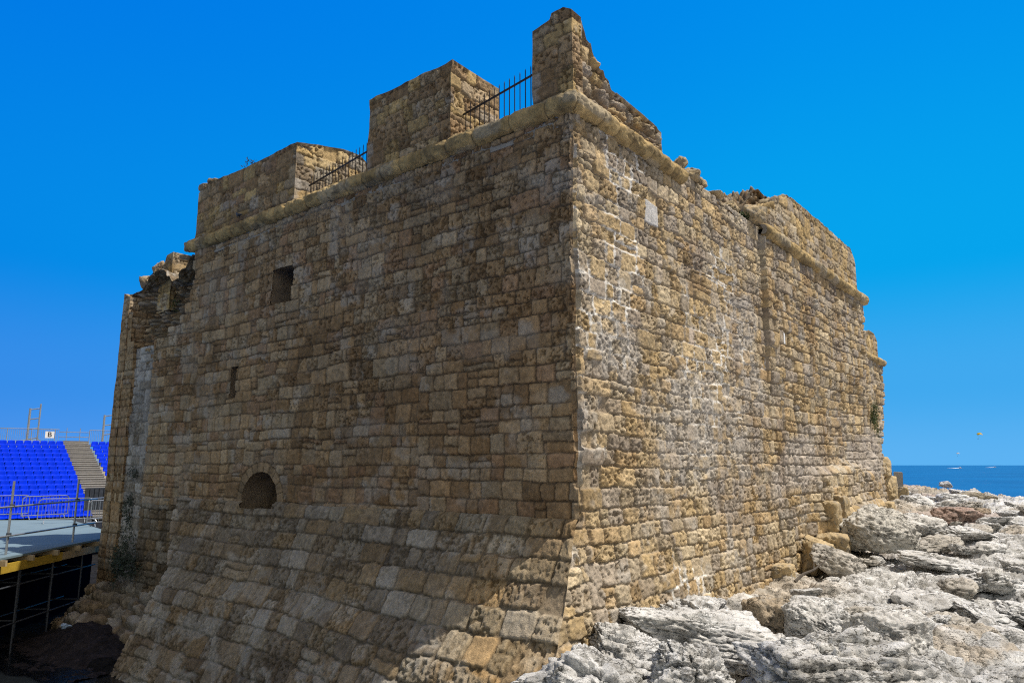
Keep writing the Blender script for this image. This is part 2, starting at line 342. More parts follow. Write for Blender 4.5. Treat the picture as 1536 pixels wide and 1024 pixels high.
def mbox(acc, O, U, Wd, lu, lw, z0, ztop, layout, st, res=.03, faces='fbrlt', jag=.0):
    """masonry block: front along U, depth along Wd, upright from z0 to ztop(u)"""
    O = A3(*O); U = A3(*U); Wd = A3(*Wd); Zv = A3(0, 0, 1)
    zt = lambda uu: (ztop(uu) if callable(ztop) else np.full(np.shape(uu), float(ztop)))
    zmax = float(np.max(zt(np.linspace(0, lu, 60))))
    def side(o, a, nrm, ln, tops, uo, flip):
        uu = np.linspace(0, ln, max(3, int(ln / res))); tt = np.linspace(0, 1, max(3, int((zmax - z0) / res)))
        UU, TT = np.meshgrid(uu, tt, indexing='ij'); top = tops(uu)[:, None]; ZZ = z0 + TT * (top - z0)
        P = o + UU[..., None] * a + ZZ[..., None] * Zv
        H, C, ci, si = masonry(UU + uo, ZZ, layout, st)
        e = np.minimum(np.minimum(UU, ln - UU), top - ZZ); P = wobble(P); H = H * sst(0, .05, e)
        acc.grid(P + H[..., None] * nrm, C, flip=flip)
    if 'f' in faces: side(O, U, -Wd, lu, zt, 0, False)
    if 'b' in faces: side(O + Wd * lw, U, Wd, lu, zt, 31, True)
    if 'r' in faces: side(O + U * lu, Wd, U, lw, lambda q: np.full(q.shape, float(zt(np.array([lu]))[0])), lu, False)
    if 'l' in faces: side(O, Wd, -U, lw, lambda q: np.full(q.shape, float(zt(np.array([0.]))[0])), 57, True)
    if 't' in faces:
        uu = np.linspace(0, lu, max(3, int(lu / res))); ww = np.linspace(0, lw, max(3, int(lw / res)))
        UU, WW = np.meshgrid(uu, ww, indexing='ij')
        P = wobble(O + UU[..., None] * U + WW[..., None] * Wd + zt(UU)[..., None] * Zv)
        H, C, ci, si = masonry(UU, WW + 77, layout, st); e = np.minimum(np.minimum(UU, lu - UU), np.minimum(WW, lw - WW)); H = H * sst(0, .05, e)
        P[..., 2] += H + jag * sst(0, .15, e) * (fb2(UU * 5, WW * 5, 3, 5) + .3)
        acc.grid(P, C)

# ------------------------------------------------------------ the castle
castle = empty('castle', (0, 0, 0), label='weathered sandstone castle with a sloping base, standing between the rocks and the blue seats', cat='castle')
NL = A3(0, -1, 0); NR = A3(1, 0, 0)
bat = lambda t, x: np.interp(x, [-9, -2.5], [.30, .54]) * t + .03 * t * t + .15 * sst(1.9, 2.4, t)      # how far the sloping base stands out below z = 2
flare = lambda t: .15 * t + .02 * t * t

# long shaded wall, x = 0 .. -20.4, facing -y
WX0, WX1, WZ0, WZ1 = -10.42, -9.5, 7.48, 8.5     # square window
AX0, AX1, AZ0 = -11.35, -9.62, 1.80              # arched opening
SX0, SX1, SZ0, SZ1 = -12.37, -12.05, 4.95, 5.85  # slit
def arch_in(x, z, g=0.):
    c = (AX0 + AX1) / 2; r = (AX1 - AX0) / 2 + g; zs = AZ0 + .16
    return (np.abs(x - c) < r) & (z > AZ0 - g) & ((z < zs) | (np.hypot(x - c, (z - zs) * 1.02) < r))
def build_left():
    xs = spaced(.0, -17.55, .022, .036); zs = np.arange(1.76, 10.0, .0235)
    X, Zz = np.meshgrid(xs, zs, indexing='ij')
    L = Layout(-18, 2, 1.6, 10.6, (.25, .43), (.26, .66), 11)
    ST = dict(ST_L)
    pz = 1.05 - np.interp(Zz, [2, 4.5, 6.5, 9], [.05, .25, .62, .8]) * (1 - .55 * sst(-9, -13, X)) - .5 * sst(.1, .35, n2(X * .5, Zz * .6, 44))
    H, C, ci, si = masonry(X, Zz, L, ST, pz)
    # courses of larger blocks make the corner
    q = sst(.25, .0, np.abs(fb2(X * .3, Zz * .4, 2, 91)))
    brown = sst(.05, .3, fb2(X * .3 + 2, Zz * .35, 3, 92) + .55 * sst(4.6, 2.6, Zz) * sst(-9.5, -6.5, X) - .12)
    C = mixc(C, C * A3(.80, .70, .62), .6 * brown * (.3 + .7 * _h(ci, si, Z0, 77))[..., None][..., 0])
    C = mixc(C, C * A3(.45, .42, .40), .28 * sst(.12, .3, n2(X * 1.4, Zz * .25, 93) + .4 * n2(X * 6, Zz * 1.2, 94)) * sst(3, 8, Zz))   # rain streaks
    pale = sst(.12, .3, n2(X * .8, Zz * 1.3, 95) + .3 * n2(X * 4, Zz * 4, 96))
    C = mixc(C, A3(.45, .41, .35), .40 * pale * (.2 + .8 * _h(ci, si, Z0, 78)))
    rec = np.zeros_like(X)
    # voussoirs round the arched opening
    c = (AX0 + AX1) / 2; zs0 = AZ0 + .16; rr = np.hypot(X - c, (Zz - zs0) * 1.02); ring = (rr > .865) & (rr < 1.16) & (Zz > zs0 - .05)
    ang = np.arctan2(Zz - zs0, X - c) * 11 / math.pi; fr = np.abs(ang - np.floor(ang) - .5); jr = np.maximum(sst(.44, .49, fr), sst(1.12, 1.155, rr))
    rid = _h(np.floor(ang).astype(np.int64), Z0, Z0, 5)
    C = np.where(ring[..., None], mixc(A3(.30, .22, .135) * (.75 + .5 * rid)[..., None] * (1 + .4 * fb2(X * 5, Zz * 5, 4, 97))[..., None], A3(.10, .08, .055), jr), C); H = np.where(ring, -.004 + .02 * (rid - .5) - .03 * jr + .02 * fb2(X * 9, Zz * 9, 4, 98), H)
    e = corner_e(Zz); d0 = np.abs(X); f = sst(0, .07, d0); H = H * f + e * (1 - f)
    P = np.stack([X, 0 * X, Zz], -1); P = wobble(P) + (H - rec)[..., None] * NL + (e * (1 - sst(0, .15, d0)))[..., None] * NR
    hole = ((X > WX0) & (X < WX1) & (Zz > WZ0) & (Zz < WZ1)) | arch_in(X, Zz) | ((X > SX0) & (X < SX1) & (Zz > SZ0) & (Zz < SZ1))
    # broken left end: kept only where whole stones still stand
    cx = L.v[ci]; edge = np.interp(cx, [1.9, 6.9, 7.2, 7.6, 8.3, 9.2, 9.97], [-17.5, -17.5, -16.6, -15.5, -15.1, -15.0, -15.0]) - .35 * _h(ci, Z0, Z0, 8)
    keep = ~hole & (X > edge)
    a = Acc(); a.grid(P, C, qk(keep), flip=True)
    X, Zz = np.meshgrid(np.arange(-17.6, -14.4, .034), np.arange(-1.6, 1.95, .03), indexing='ij')
    H, C, ci, si = masonry(X, Zz, L, ST_B | dict(joint=.07, face=.07))
    a.grid(wobble(np.stack([X, .02 - H, Zz], -1)), C * A3(.85, .85, .85)); a.build('shaded_wall', STONE, castle)
build_left()

def build_batter():
    us = spaced(0, -15.0, .021, .035); ts = np.arange(-.02, 5.2, .026)
    X0, T = np.meshgrid(us, ts, indexing='ij'); Tc = np.maximum(T, 0)
    X = X0 + flare(Tc) * np.clip(1 + X0 / 3, 0, 1); Zz = 2.0 - T
    xl = -14.95 + 1.35 * sst(2.0, -.6, Zz)
    X = np.where(X < xl, xl, X)
    L = Layout(-16, 2, -3.6, 2.4, (.34, .50), (.38, .95), 23, split=.06)
    H, C, ci, si = masonry(X, Zz + .12 * n2(X * .3, 0 * X, 5), L, ST_B)
    C = mixc(C, C * A3(.72, .70, .70), .6 * sst(.0, .3, fb2(X * .5, Zz * .8, 3, 31)))
    C = mixc(C, A3(.42, .41, .38), .5 * sst(.05, .25, n2(X * 1.5, Zz * 2, 32) + .5 * n2(X * 6, Zz * 6, 33)) * sst(1.5, -1, Zz))
    C = mixc(C, C * A3(1.38, 1.18, .86), .75 * sst(-3.2, -.8, X0) * (.5 + .5 * _h(ci, si, Z0, 79)))      # yellower corner stone, with part of the sun's gold painted in
    e = corner_e(Zz) * .8; d0 = np.abs(X0); f = sst(0, .05, d0); H = H * f + e * (1 - f); H = H * sst(-.02, .08, T)
    P = wobble(np.stack([X, -bat(Tc, X) - .07 * sst(-.02, .05, T), Zz], -1)) + H[..., None] * A3(0, -.95, .3) + (e * (1 - sst(0, .15, d0)))[..., None] * NR
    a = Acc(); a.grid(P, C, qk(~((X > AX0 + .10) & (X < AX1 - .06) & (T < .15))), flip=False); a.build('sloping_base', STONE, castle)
build_batter()

# sunlit wall facing +x
def mid_top(Y): return np.interp(Y, [0, 4.7, 4.8, 5.6, 6.4, 7.2, 8.3, 10.2, 11.6], [9.98, 9.98, 10.1, 10.28, 10.2, 10.35, 10.2, 10.2, 10.2])
def build_right():
    L = Layout(-3, 27, -1.6, 11, (.29, .45), (.27, .68), 37, split=.10)
    ys = spaced(0, 10.26, .02, .03); zs = np.arange(-.75, 10.6, .0225)
    Y0, Zz = np.meshgrid(ys, zs, indexing='ij'); T = np.maximum(2 - Zz, 0)
    Y = Y0 - (bat(T, 0) + .07 * sst(0, .1, T)) * np.clip(1 - Y0 / 3, 0, 1)
    def color(C, Y, Zz):
        g = sst(.06, .26, fb2(Y * .28 + 1.5, Zz * .30, 3, 41) + .28 * np.exp(-((Zz - 4.6) / 1.6) ** 2) * sst(13, 3, Y) - .14)
        g2 = np.clip(g * (.35 + .65 * sst(-.1, .1, n2(Y * 4, Zz * 4, 42))), 0, 1)
        C = mixc(C, A3(.40, .37, .33) * (1 + .5 * n2(Y * 12, Zz * 12, 43))[..., None], .75 * g2)
        # grey pitted band across the foot of the far half
        g3 = sst(.0, .2, n2(Y * .4, Zz * .6, 45) * .5 + .5 * np.exp(-((Zz - np.interp(Y, [8, 14, 22], [2.6, 3.0, 3.6])) / 1.1) ** 2) * sst(8, 11, Y) - .22)
        C = mixc(C, A3(.40, .36, .32) * (1 + .5 * n2(Y * 12, Zz * 12, 46))[..., None], .8 * g3)
        C = mixc(C, C * A3(.62, .55, .5), .5 * sst(.1, .3, n2(Y * .9, Zz * .5, 47)))
        for (y0, y1, z0, z1, cc) in ((2.85, 3.5, 8.46, 8.98, A3(.52, .51, .49)), (3.4, 3.72, 7.2, 7.8, A3(.5, .42, .32)), (5.0, 5.3, 5.9, 6.3, A3(.5, .42, .34))):
            m = (Y > y0) & (Y < y1) & (Zz > z0) & (Zz < z1); C = np.where(m[..., None], cc, C)
        return C
    H, C, ci, si = masonry(Y, Zz, L, ST_R); C = color(C, Y, Zz)
    blk = (Y > 2.85) & (Y < 3.5) & (Zz > 8.46) & (Zz < 8.98); H = np.where(blk, .01, H)
    e = corner_e(Zz); f = sst(0, .07, Y0); H = H * f + e * (1 - f)
    P = wobble(np.stack([flare(T) * np.clip(1 - Y0 / 9, .2, 1), Y, Zz], -1)) + H[..., None] * NR + (e * (1 - sst(0, .15, Y0)))[..., None] * NL
    cz = L.v[np.clip(ci, 0, len(L.v) - 1)]; jit = .22 * (_h(ci, si, Z0, 4) - .5)
    keep = (cz + .28 < mid_top(Y) + jit + .1) & (Zz < 10.6)
    a = Acc(); a.grid(P, C, qk(keep))
    # far half stands a little proud above mid height
    ys = spaced(10.22, 22.62, .03, .055); zs = np.arange(-.75, 10.1, .03)
    Y, Zz = np.meshgrid(ys, zs, indexing='ij'); st2 = dict(ST_R); st2.update(white=.35, joint=.11, face=.08)
    H, C, ci, si = masonry(Y, Zz, L, st2); C = color(C, Y, Zz)
    foot = .25 * sst(1.9, 1.2, Zz + .5 * n2(Y * .8, 0 * Y, 48)) * sst(13.5, 15, Y) + .3 * sst(3.4, 2.9, Zz + .8 * n2(Y * .9, 0 * Y, 49)) * sst(13, 15, Y)
    off = .17 * sst(4.5, 6.8, Zz + 1.2 * (n2(Y * .5, Zz * .5, 50))) + foot
    H = H * sst(10.22, 10.28, Y)
    P = wobble(np.stack([off, Y, Zz], -1)) + H[..., None] * NR; P[0, :, 0] = -.1; P[-1, :, 0] = -.6
    a.grid(P, C)
    a.build('sunlit_wall', STONE, castle)
    # lower block beyond
    b = Acc(); ys = spaced(22.3, 28.1, .05, .06); zs = np.arange(.2, 8.05, .05)
    Y, Zz = np.meshgrid(ys, zs, indexing='ij'); H, C, ci, si = masonry(Y, Zz, L, st2); C = color(C, Y, Zz)
    P = wobble(np.stack([-.34 + .12 * sst(3.5, 1.5, Zz), Y - 1.9 * sst(7.5, 2.5, Zz) * (Y - 22.3) / 5.8, Zz], -1)) + H[..., None] * NR; P[-1, :, 0] = -.8
    b.grid(P, C)
    mbox(b, (-.36, 22.6, 0), (0, 1, 0), (-1, 0, 0), 4.7, 1.2, 8.0, lambda u: np.interp(u, [0, 3.0, 3.1, 4.2, 4.7], [8.8, 9.1, 9.4, 9.35, 9.0]), L, ST_M, .05, 'frt')
    b.build('end_block', STONE, castle)
build_right()

# openings: reveals and dim insides
def reveal(name, x0, x1, z0, z1, depth, arch=False):
    a = Acc(); n = 40
    if arch:
        c = (AX0 + AX1) / 2; r = (AX1 - AX0) / 2 + .08; zs0 = AZ0 + .16; th = np.linspace(math.pi, 0, n)
        px = np.concatenate([[c - r], c + r * np.cos(th), [c + r], [c - r]]); pz = np.concatenate([[AZ0 - .08], zs0 + r / 1.02 * np.sin(th), [AZ0 - .08], [AZ0 - .08]])
    else:
        q = -.09; px = np.array([x0 + q, x0 + q, x1 - q, x1 - q, x0 + q]); pz = np.array([z0 + q, z1 - q, z1 - q, z0 + q, z0 + q])
        k = np.linspace(0, 4, 81); px = np.interp(k, range(5), px); pz = np.interp(k, range(5), pz)
    dy = np.linspace(.035, depth, int(depth / .03)); PX, DY = np.meshgrid(px, dy, indexing='ij'); PZ = pz[:, None] + 0 * DY
    cx, cz = px.mean(), pz.mean(); nz = .03 * fb3(PX * 6, DY * 6, PZ * 6, 3, 3) * sst(0, .1, DY)
    sc = 1 - .12 * sst(0, depth, DY)
    P = np.stack([cx + (PX - cx) * sc * (1 + nz), DY, cz + (PZ - cz) * sc * (1 + nz)], -1)
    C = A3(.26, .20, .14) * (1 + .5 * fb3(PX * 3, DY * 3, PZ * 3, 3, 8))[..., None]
    a.grid(P, C)
    xx = np.linspace(x0 - .1, x1 + .1, 40); zz = np.linspace(z0 - .1, z1 + .4, 40); XX, ZZ = np.meshgrid(xx, zz, indexing='ij')
    L = Layout(x0 - 1, x1 + 1, z0 - 1, z1 + 1, (.2, .3), (.2, .5), 61); H, C, _, _ = masonry(XX, ZZ, L, ST_B)
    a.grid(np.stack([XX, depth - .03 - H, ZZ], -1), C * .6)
    return a.build(name, STONE, castle)
reveal('square_window', WX0, WX1, WZ0, WZ1, 1.6)
reveal('arched_opening', AX0, AX1, AZ0, AZ0 + 1.0, 1.5, True)
reveal('slit_window', SX0, SX1, SZ0, SZ1, .7)

# roll moulding under the parapet
def moulding(name, segs, st_seed, r=.215, zc=10.19, endcap=(False, False)):
    """segs: list of (x, y, outx, outy, s)"""
    a = Acc(); th = np.linspace(-.62 * math.pi, .62 * math.pi, 26)
    B = np.array([[p[0], p[1]] for p in segs]); O = np.array([[p[2], p[3]] for p in segs]); s = np.array([p[4] for p in segs])
    j = [0.]; rg = np.random.default_rng(st_seed)
    while j[-1] < s[-1]: j.append(j[-1] + rg.uniform(.55, 1.05))
    j = np.array(j); k = np.searchsorted(j, s) - 1; k = np.clip(k, 0, len(j) - 2); dj = np.minimum(s - j[k], j[k + 1] - s); rid = _h(k, Z0, Z0, st_seed)
    SS, TH = np.meshgrid(s, th, indexing='ij'); arc = TH * r
    no = .03 * fb2(SS * 2.2, arc * 4, 4, st_seed) + .03 * fb2(SS * 9, arc * 9, 3, st_seed + 1, .6)
    pits = sst(.2, .34, n2(SS * 9, arc * 12, st_seed + 3)) * .03 * (rid > .5)[:, None]
    rr = r * (1 + .08 * (rid - .5))[:, None] + no - pits - .03 * (1 - sst(.004, .03, dj))[:, None] - .02 * (1 - sst(0, .12, dj))[:, None]
    outw = np.cos(TH) * rr * 1.08 - .02; up = np.sin(TH) * rr
    P = np.zeros(SS.shape + (3,)); P[..., 0] = B[:, 0, None] + O[:, 0, None] * outw; P[..., 1] = B[:, 1, None] + O[:, 1, None] * outw
    P[..., 2] = zc + up + .02 * (rid - .5)[:, None] + .02 * n2(s * .7, s * 0, 3)[:, None]
    C = A3(.43, .315, .15) * (1 + .35 * (rid - .5))[:, None, None] * (1 + .5 * fb2(SS * 3, arc * 3, 4, st_seed + 2))[..., None]
    C = mixc(C, A3(.40, .36, .28), .6 * sst(.1, .3, n2(SS * 1.2, arc * 3, st_seed + 5)))
    C = mixc(C, A3(.14, .11, .07), .8 * (1 - sst(.003, .022, dj))[:, None] + 0 * SS)
    C = mixc(C, A3(.11, .09, .06), .5 * sst(.12, .3, fb2(SS * 2, arc * 5, 3, st_seed + 6)))
    a.grid(P, C, flip=True)
    for end, sg in ((0, False), (-1, True)):
        if endcap[end]:
            ring = P[end]; c = np.array([B[end, 0], B[end, 1], zc]); q = np.linspace(0, 1, 12)
            G = c + (ring[:, None] - c) * q[None, :, None]
            G[..., :2] += (.03 * fb2(G[..., 2] * 6, G[..., 0] * 6 + G[..., 1] * 6, 3, 4) * q * (1 - q) * 4)[..., None] * np.array([O[end, 1], O[end, 0]])
            a.grid(G, A3(.30, .28, .25) if name == 'roll_moulding' and end == 0 else A3(.36, .28, .16), flip=not sg)
    return a.build(name, STONE, castle)
seg = []; s = 0
for x in np.arange(-15.45, -.0001, .03): seg.append((x, 0, 0, -1, s)); s += .03
for t in np.linspace(0, math.pi / 2, 15):
    k = 1 / (math.cos(t) ** 5 + math.sin(t) ** 5) ** .2; seg.append((0, 0, math.sin(t) * k, -math.cos(t) * k, s)); s += .028
for y in np.arange(.02, 4.86, .03): seg.append((0, y, 1, 0, s)); s += .03
moulding('roll_moulding', seg, 7, endcap=(True, True))
seg = [(.17, y, 1, 0, y - 10.2) for y in np.arange(10.2, 22.85, .04)]
moulding('roll_moulding', seg, 8, endcap=(True, True))
seg = [(-.32, y, 1, 0, y - 22.4) for y in np.arange(22.4, 28.1, .05)]
moulding('roll_moulding', seg, 9, r=.17, zc=8.02, endcap=(True, True))

# merlons and parapets
LM = Layout(-3, 8, 9.7, 14, (.30, .46), (.3, .75), 51); LM2 = Layout(-3, 14, 9.7, 14, (.30, .5), (.35, .85), 52); LRB = Layout(-3, 40, -4, 14, (.13, .24), (.16, .42), 53)
ST_MF = dict(ST_M); ST_MF['pal'] = PAL_L + PAL_G[:2]
a = Acc()
mbox(a, (-1.0, 0, 0), (1, 0, 0), (0, 1, 0), 1.0, .36, 10.35, lambda u: np.interp(u, [0, .45, .5, .8, 1.0], [12.12, 12.2, 12.32, 12.36, 12.22]), LM, ST_MF, .022, 'fblrt', .06)
prof = lambda u: .10 * n2(u * 7, u * 0, 14) * (u < 1.4) + np.interp(u, [0, .15, .22, .4, .45, .62, .68, .85, .9, 1.05, 1.15, 1.3, 1.9, 2.6, 3.3, 3.36, 3.5], [12.15, 12.0, 11.85, 11.8, 11.62, 11.55, 11.42, 11.38, 11.25, 11.22, 11.12, 11.12, 11.10, 11.08, 11.08, 11.02, 11.0])
mbox(a, (0, .36, 0), (0, 1, 0), (-1, 0, 0), 3.5, .62, 10.35, prof, LM2, ST_RUB | dict(pal=PAL_G + PAL_R, face=.07, joint=.08, pillow=.05, mortar=A3(.3, .22, .13)), .024, 'fbrt', .10)
a.build('corner_merlon', STONE, castle)
a = Acc()
mbox(a, (-6.36, 0, 0), (1, 0, 0), (0, 1, 0), 2.97, 1.75, 10.3, lambda u: 12.40 + .05 * n2(u * 3, u * 0, 4), LM, ST_MF, .026, 'fblrt', .06)
a.build('middle_merlon' if False else 'merlon', STONE, castle)
a = Acc()
zt = lambda u: np.interp(u, [0, .2, .45, .6, 1.5, 3, 5.7], [12.05, 12.15, 12.1, 12.3, 12.22, 12.2, 12.2]) + .06 * n2(u * 3, u * 0, 5)
mbox(a, (-15.25, 0, 0), (1, 0, 0), (0, 1, 0), 5.65, .9, 10.3, zt, LM2, ST_MF, .034, 'fblt', .08)
mbox(a, (-9.6, 0, 0), (0, 1, 0), (-1, 0, 0), 2.6, .9, 10.3, lambda u: np.interp(u, [0, .8, 1.8, 2.3, 2.6], [12.2, 12.42, 12.6, 12.62, 12.45]), LM, ST_M | dict(pal=PAL_B + PAL_G), .03, 'fbrt', .06)
a.build('merlon', STONE, castle)
a = Acc()  # far parapet with its broken near end
zt = lambda u: np.interp(u, [0, .55, .6, 1.3, 1.35, 1.9, 1.95, 2.5, 2.7, 5, 9, 11.2, 11.6, 11.9], [10.85, 10.9, 11.2, 11.3, 11.62, 11.7, 11.95, 12.05, 12.25, 12.36, 12.38, 12.36, 12.15, 11.85]) + .06 * n2(u * 4, u * 0, 15)
mbox(a, (.05, 10.45, 0), (0, 1, 0), (-1, 0, 0), 11.9, .8, 10.3, zt, LM2, ST_M | dict(pal=PAL_G + PAL_R[3:6]), .04, 'fbrlt', .08)
a.build('parapet', STONE, castle)
a = Acc()
mbox(a, (-.72, 10.9, 0), (0, 1, 0), (-1, 0, 0), 4.2, 2.6, 9.9, lambda u: np.interp(u, [0, .25, .5, .9, 1.6, 4.2], [11.2, 11.55, 11.7, 12.1, 12.45, 12.5]) + .12 * n2(u * 4, u * 0, 5), LRB, ST_RUB, .035, 'fbrlt', .25)
mbox(a, (-.28, 5.0, 0), (0, 1, 0), (-1, 0, 0), 6.6, 2.0, 9.6, lambda u: np.interp(u, [0, 1, 2.2, 3, 4, 5, 6.6], [10.1, 10.3, 10.25, 10.4, 10.35, 10.6, 10.9]) + .15 * n2(u * 3, u * 0, 6), LRB, ST_RUB, .04, 'ft', .25)
a.build('rubble_core', STONE, castle)

# broken left end: rubble hollow, stub, pale strip, corner buttress and footing
def build_left_end():
    a = Acc()
    xs = np.arange(-20.3, -14.9, .034); zs = np.arange(6.4, 10.1, .034); X, Zz = np.meshgrid(xs, zs, indexing='ij')
    H, C, ci, si = masonry(X, Zz, LRB, ST_RUB)
    dep = .75 * sst(6.9, 8.8, Zz + .4 * n2(X * 1.2, Zz, 3)) * sst(-15.0, -15.9, X) * sst(-20.4, -18.7, X) + .12 + .3 * fb2(X * 1.5, Zz * 1.5, 3, 5)
    ztop = np.interp(X, [-20.3, -19.6, -19.2, -18.6, -17.6, -17.0, -16.4, -15.8, -15.3], [9.3, 9.55, 9.8, 9.9, 9.85, 9.5, 9.55, 9.75, 9.95]) + .15 * n2(X * 5, 0 * X, 6)
    P = np.stack([X, dep - H, Zz], -1); a.grid(P, C, qk(Zz < ztop), flip=False)
    T = np.stack([X, dep + (Zz - 6.4) * .5, np.interp(X, xs, ztop[:, 0]) - .12 + .12 * fb2(X * 4, Zz * 4, 3, 8)], -1); a.grid(T, C, flip=False)
    a.build('rubble_core', STONE, castle)
    a = Acc()  # wall stub whose sunny end shows in the hollow
    LS = Layout(-3, 8, 8, 12, (.28, .36), (.4, .7), 57)
    mbox(a, (-19.3, .75, 0), (1, 0, 0), (0, 1, 0), .95, 1.5, 8.6, lambda u: np.interp(u, [0, .3, .5, .95], [10.3, 10.45, 10.75, 10.8]), LS, ST_M, .035, 'fbrlt', .08)
    a.build('wall_stub', STONE, castle)
    a = Acc()
    xs = np.arange(-19.25, -17.45, .032); zs = np.arange(-1.4, 7.15, .034); X, Zz = np.meshgrid(xs, zs, indexing='ij')
    L = Layout(-20, -16, -2, 8, (.3, .42), (.4, .8), 58); H, C, ci, si = masonry(X, Zz, L, ST_L | dict(pal=PAL_S, mortar=A3(.2, .19, .18)))
    slot = (X > -17.9) & (X < -17.55) & (Zz > 2.2) & (Zz < 3.2)
    P = np.stack([X, .09 - H + .5 * slot, Zz], -1); a.grid(P, C); a.build('pale_strip', STONE, castle)
    a = Acc()
    LB = Layout(-22, -16, -3, 11, (.3, .42), (.35, .7), 59)
    mbox(a, (-20.4, -.02, 0), (1, 0, 0), (0, 1, 0), .55, 2.2, -1.5, lambda u: 9.35 - .35 * u, LB, ST_L | dict(joint=.05), .034, 'fbrlt', .15)
    mbox(a, (-19.85, .01, 0), (1, 0, 0), (0, 1, 0), .34, 2.0, -1.5, 8.55, LB, ST_L | dict(joint=.05), .034, 'frt', .2)
    mbox(a, (-19.51, .0, 0), (1, 0, 0), (0, 1, 0), .38, 1.9, -1.5, 7.4, LB, ST_L | dict(joint=.05), .034, 'frt', .2)
    a.build('corner_buttress', STONE, castle)
    a = Acc()
    xs = np.arange(-20.9, -13.6, .036); ts = np.arange(0, 2.6, .036); X, T = np.meshgrid(xs, ts, indexing='ij')
    L = Layout(-22, -12, -1, 4, (.25, .4), (.3, .7), 60); H, C, ci, si = masonry(X, T, L, ST_RUB | dict(pal=PAL_B, face=.15))
    z = -.75 - T * .75 + .25 * n2(X * .8, T * .8, 3) - .35 * sst(-19, -20.8, X); y = .25 - T * .85 + .3 * n2(X * .7, T * .5, 4)
    a.grid(np.stack([X, y - H * .6, z + H * .7], -1), mixc(C, A3(.42, .42, .40), .4 * sst(.1, .3, n2(X * 2, T * 2, 9)))); a.build('footing', STONE, castle)
build_left_end()

# solid inside and terrace, so that no light leaks through
m = MB(); m.box((-10.7, 13.2, 2.9), (18.6, 22.6, 11.8)); m.build('core', CONC, castle)
m = MB(); m.box((-7.8, 2.2, 9.9), (14.8, 4.3, .3)).box((-1.6, 12, 9.62), (3.0, 21.5, .3)); m.build('terrace', CONC, castle)

# ------------------------------------------------------------ rocks
def ico(sub):
    b = bmesh.new(); bmesh.ops.create_icosphere(b, subdivisions=sub, radius=1); b.verts.ensure_lookup_table()
    v = np.array([x.co[:] for x in b.verts]); f = np.array([[y.index for y in x.verts] for x in b.faces], np.int32); b.free(); return v, f
ICO = {}
def rock_mesh(name, seed, size, sub=5, k=3.0, cuts=9, strata=.0, rough=.06, base=A3(.69, .69, .68), stain=A3(.50, .46, .38), st=.28):
    if sub not in ICO: ICO[sub] = ico(sub)
    v, f = ICO[sub]; r = np.random.default_rng(seed); p = v / (np.abs(v) ** k).sum(1, keepdims=True) ** (1 / k)
    for i in range(cuts):
        n = r.normal(size=3); n /= np.linalg.norm(n); c = r.uniform(.62, .95); d = p @ n; p = p - np.clip(d - c, 0, None)[:, None] * n * .93
    p = p * np.array(size) / 2; o = r.uniform(-50, 50, 3); q = p + o; s = float(np.mean(size)); fr = 1.6 / s
    nrm = p / (np.linalg.norm(p, axis=1, keepdims=True) + 1e-6)
    h = rough * s * (fb3(*(q.T * fr), 5, seed, .55))
    rg = np.abs(fb3(*(q.T * fr * 2.3), 4, seed + 40, .55)); h -= rough * s * .9 * (1 - sst(0, .12, rg))
    h -= .35 * rough * s * sst(.12, .3, fb3(*(q.T * 9), 2, seed + 70))
    if strata:
        w = q[:, 2] + .25 * q[:, 0] * r.uniform(-.5, .5) + .12 * fb3(*(q.T * 1.2), 3, seed + 5); ww = w / strata; fq = ww - np.floor(ww)
        h += strata * .9 * (_h(np.floor(ww).astype(np.int64), Z0, Z0, seed) - .5) - strata * .6 * (1 - sst(0, .2, np.minimum(fq, 1 - fq)))
    cr_ = np.abs(fb3(q[:, 0] * 2.2, q[:, 1] * 2.2, q[:, 2] * 7, 4, seed + 91, .6)); crack = 1 - sst(.0, .055, cr_)
    pit = sst(.2, .32, fb3(*(q.T * 10), 2, seed + 92))
    for fq_, am, stp in ((1.6, .10, .16), (3.7, .05, .2)):
        tq = fb3(q[:, 0] * fq_, q[:, 1] * fq_, q[:, 2] * fq_ * 2.2, 4, seed + 94, .55) / stp; fr = tq - np.floor(tq); h += am * s * .45 * (np.floor(tq) + sst(0, .12, fr)) * stp * 2
    h += .012 * fb3(*(q.T * 14), 4, seed + 9, .7) - .05 * crack * (fb3(*(q.T * 1.1), 2, seed + 93) > -.1) - .025 * pit
    p = p + nrm * h[:, None]
    c = base * (1 + .35 * fb3(*(q.T * 2.0), 4, seed + 11))[:, None]
    c = mixc(c, stain, st * sst(-.05, .3, fb3(*(q.T * .9), 3, seed + 12))); c = mixc(c, A3(.24, .23, .21), np.clip(.5 * sst(.18, .34, fb3(*(q.T * 5), 3, seed + 13)) + .45 * crack + .3 * pit, 0, .8))
    me = bpy.data.meshes.new(name); me.vertices.add(len(p)); me.vertices.foreach_set('co', p.astype(np.float32).ravel())
    me.loops.add(f.size); me.loops.foreach_set('vertex_index', f.ravel()); me.polygons.add(len(f))
    me.polygons.foreach_set('loop_start', np.arange(0, f.size, 3, dtype=np.int32)); me.polygons.foreach_set('loop_total', np.full(len(f), 3, np.int32))
    me.polygons.foreach_set('use_smooth', np.full(len(f), True))
    a = me.color_attributes.new('Col', 'FLOAT_COLOR', 'POINT'); a.data.foreach_set('color', np.concatenate([np.clip(c, .01, .9), np.ones((len(c), 1))], 1).astype(np.float32).ravel())
    me.update(calc_edges=True); return me
def boulder(name, label, loc, size, rot=(0, 0, 0), seed=1, cat='boulder', m=None, group='pale rocks on the shore', **k):
    o = link(name, rock_mesh(name, seed, size, **k), m or (STONE if k.get('base', TAN['base'] * 0 + 1)[2] < .21 else LIME)); o.location = loc; o.rotation_euler = rot
    return tag(o, label, cat, group)
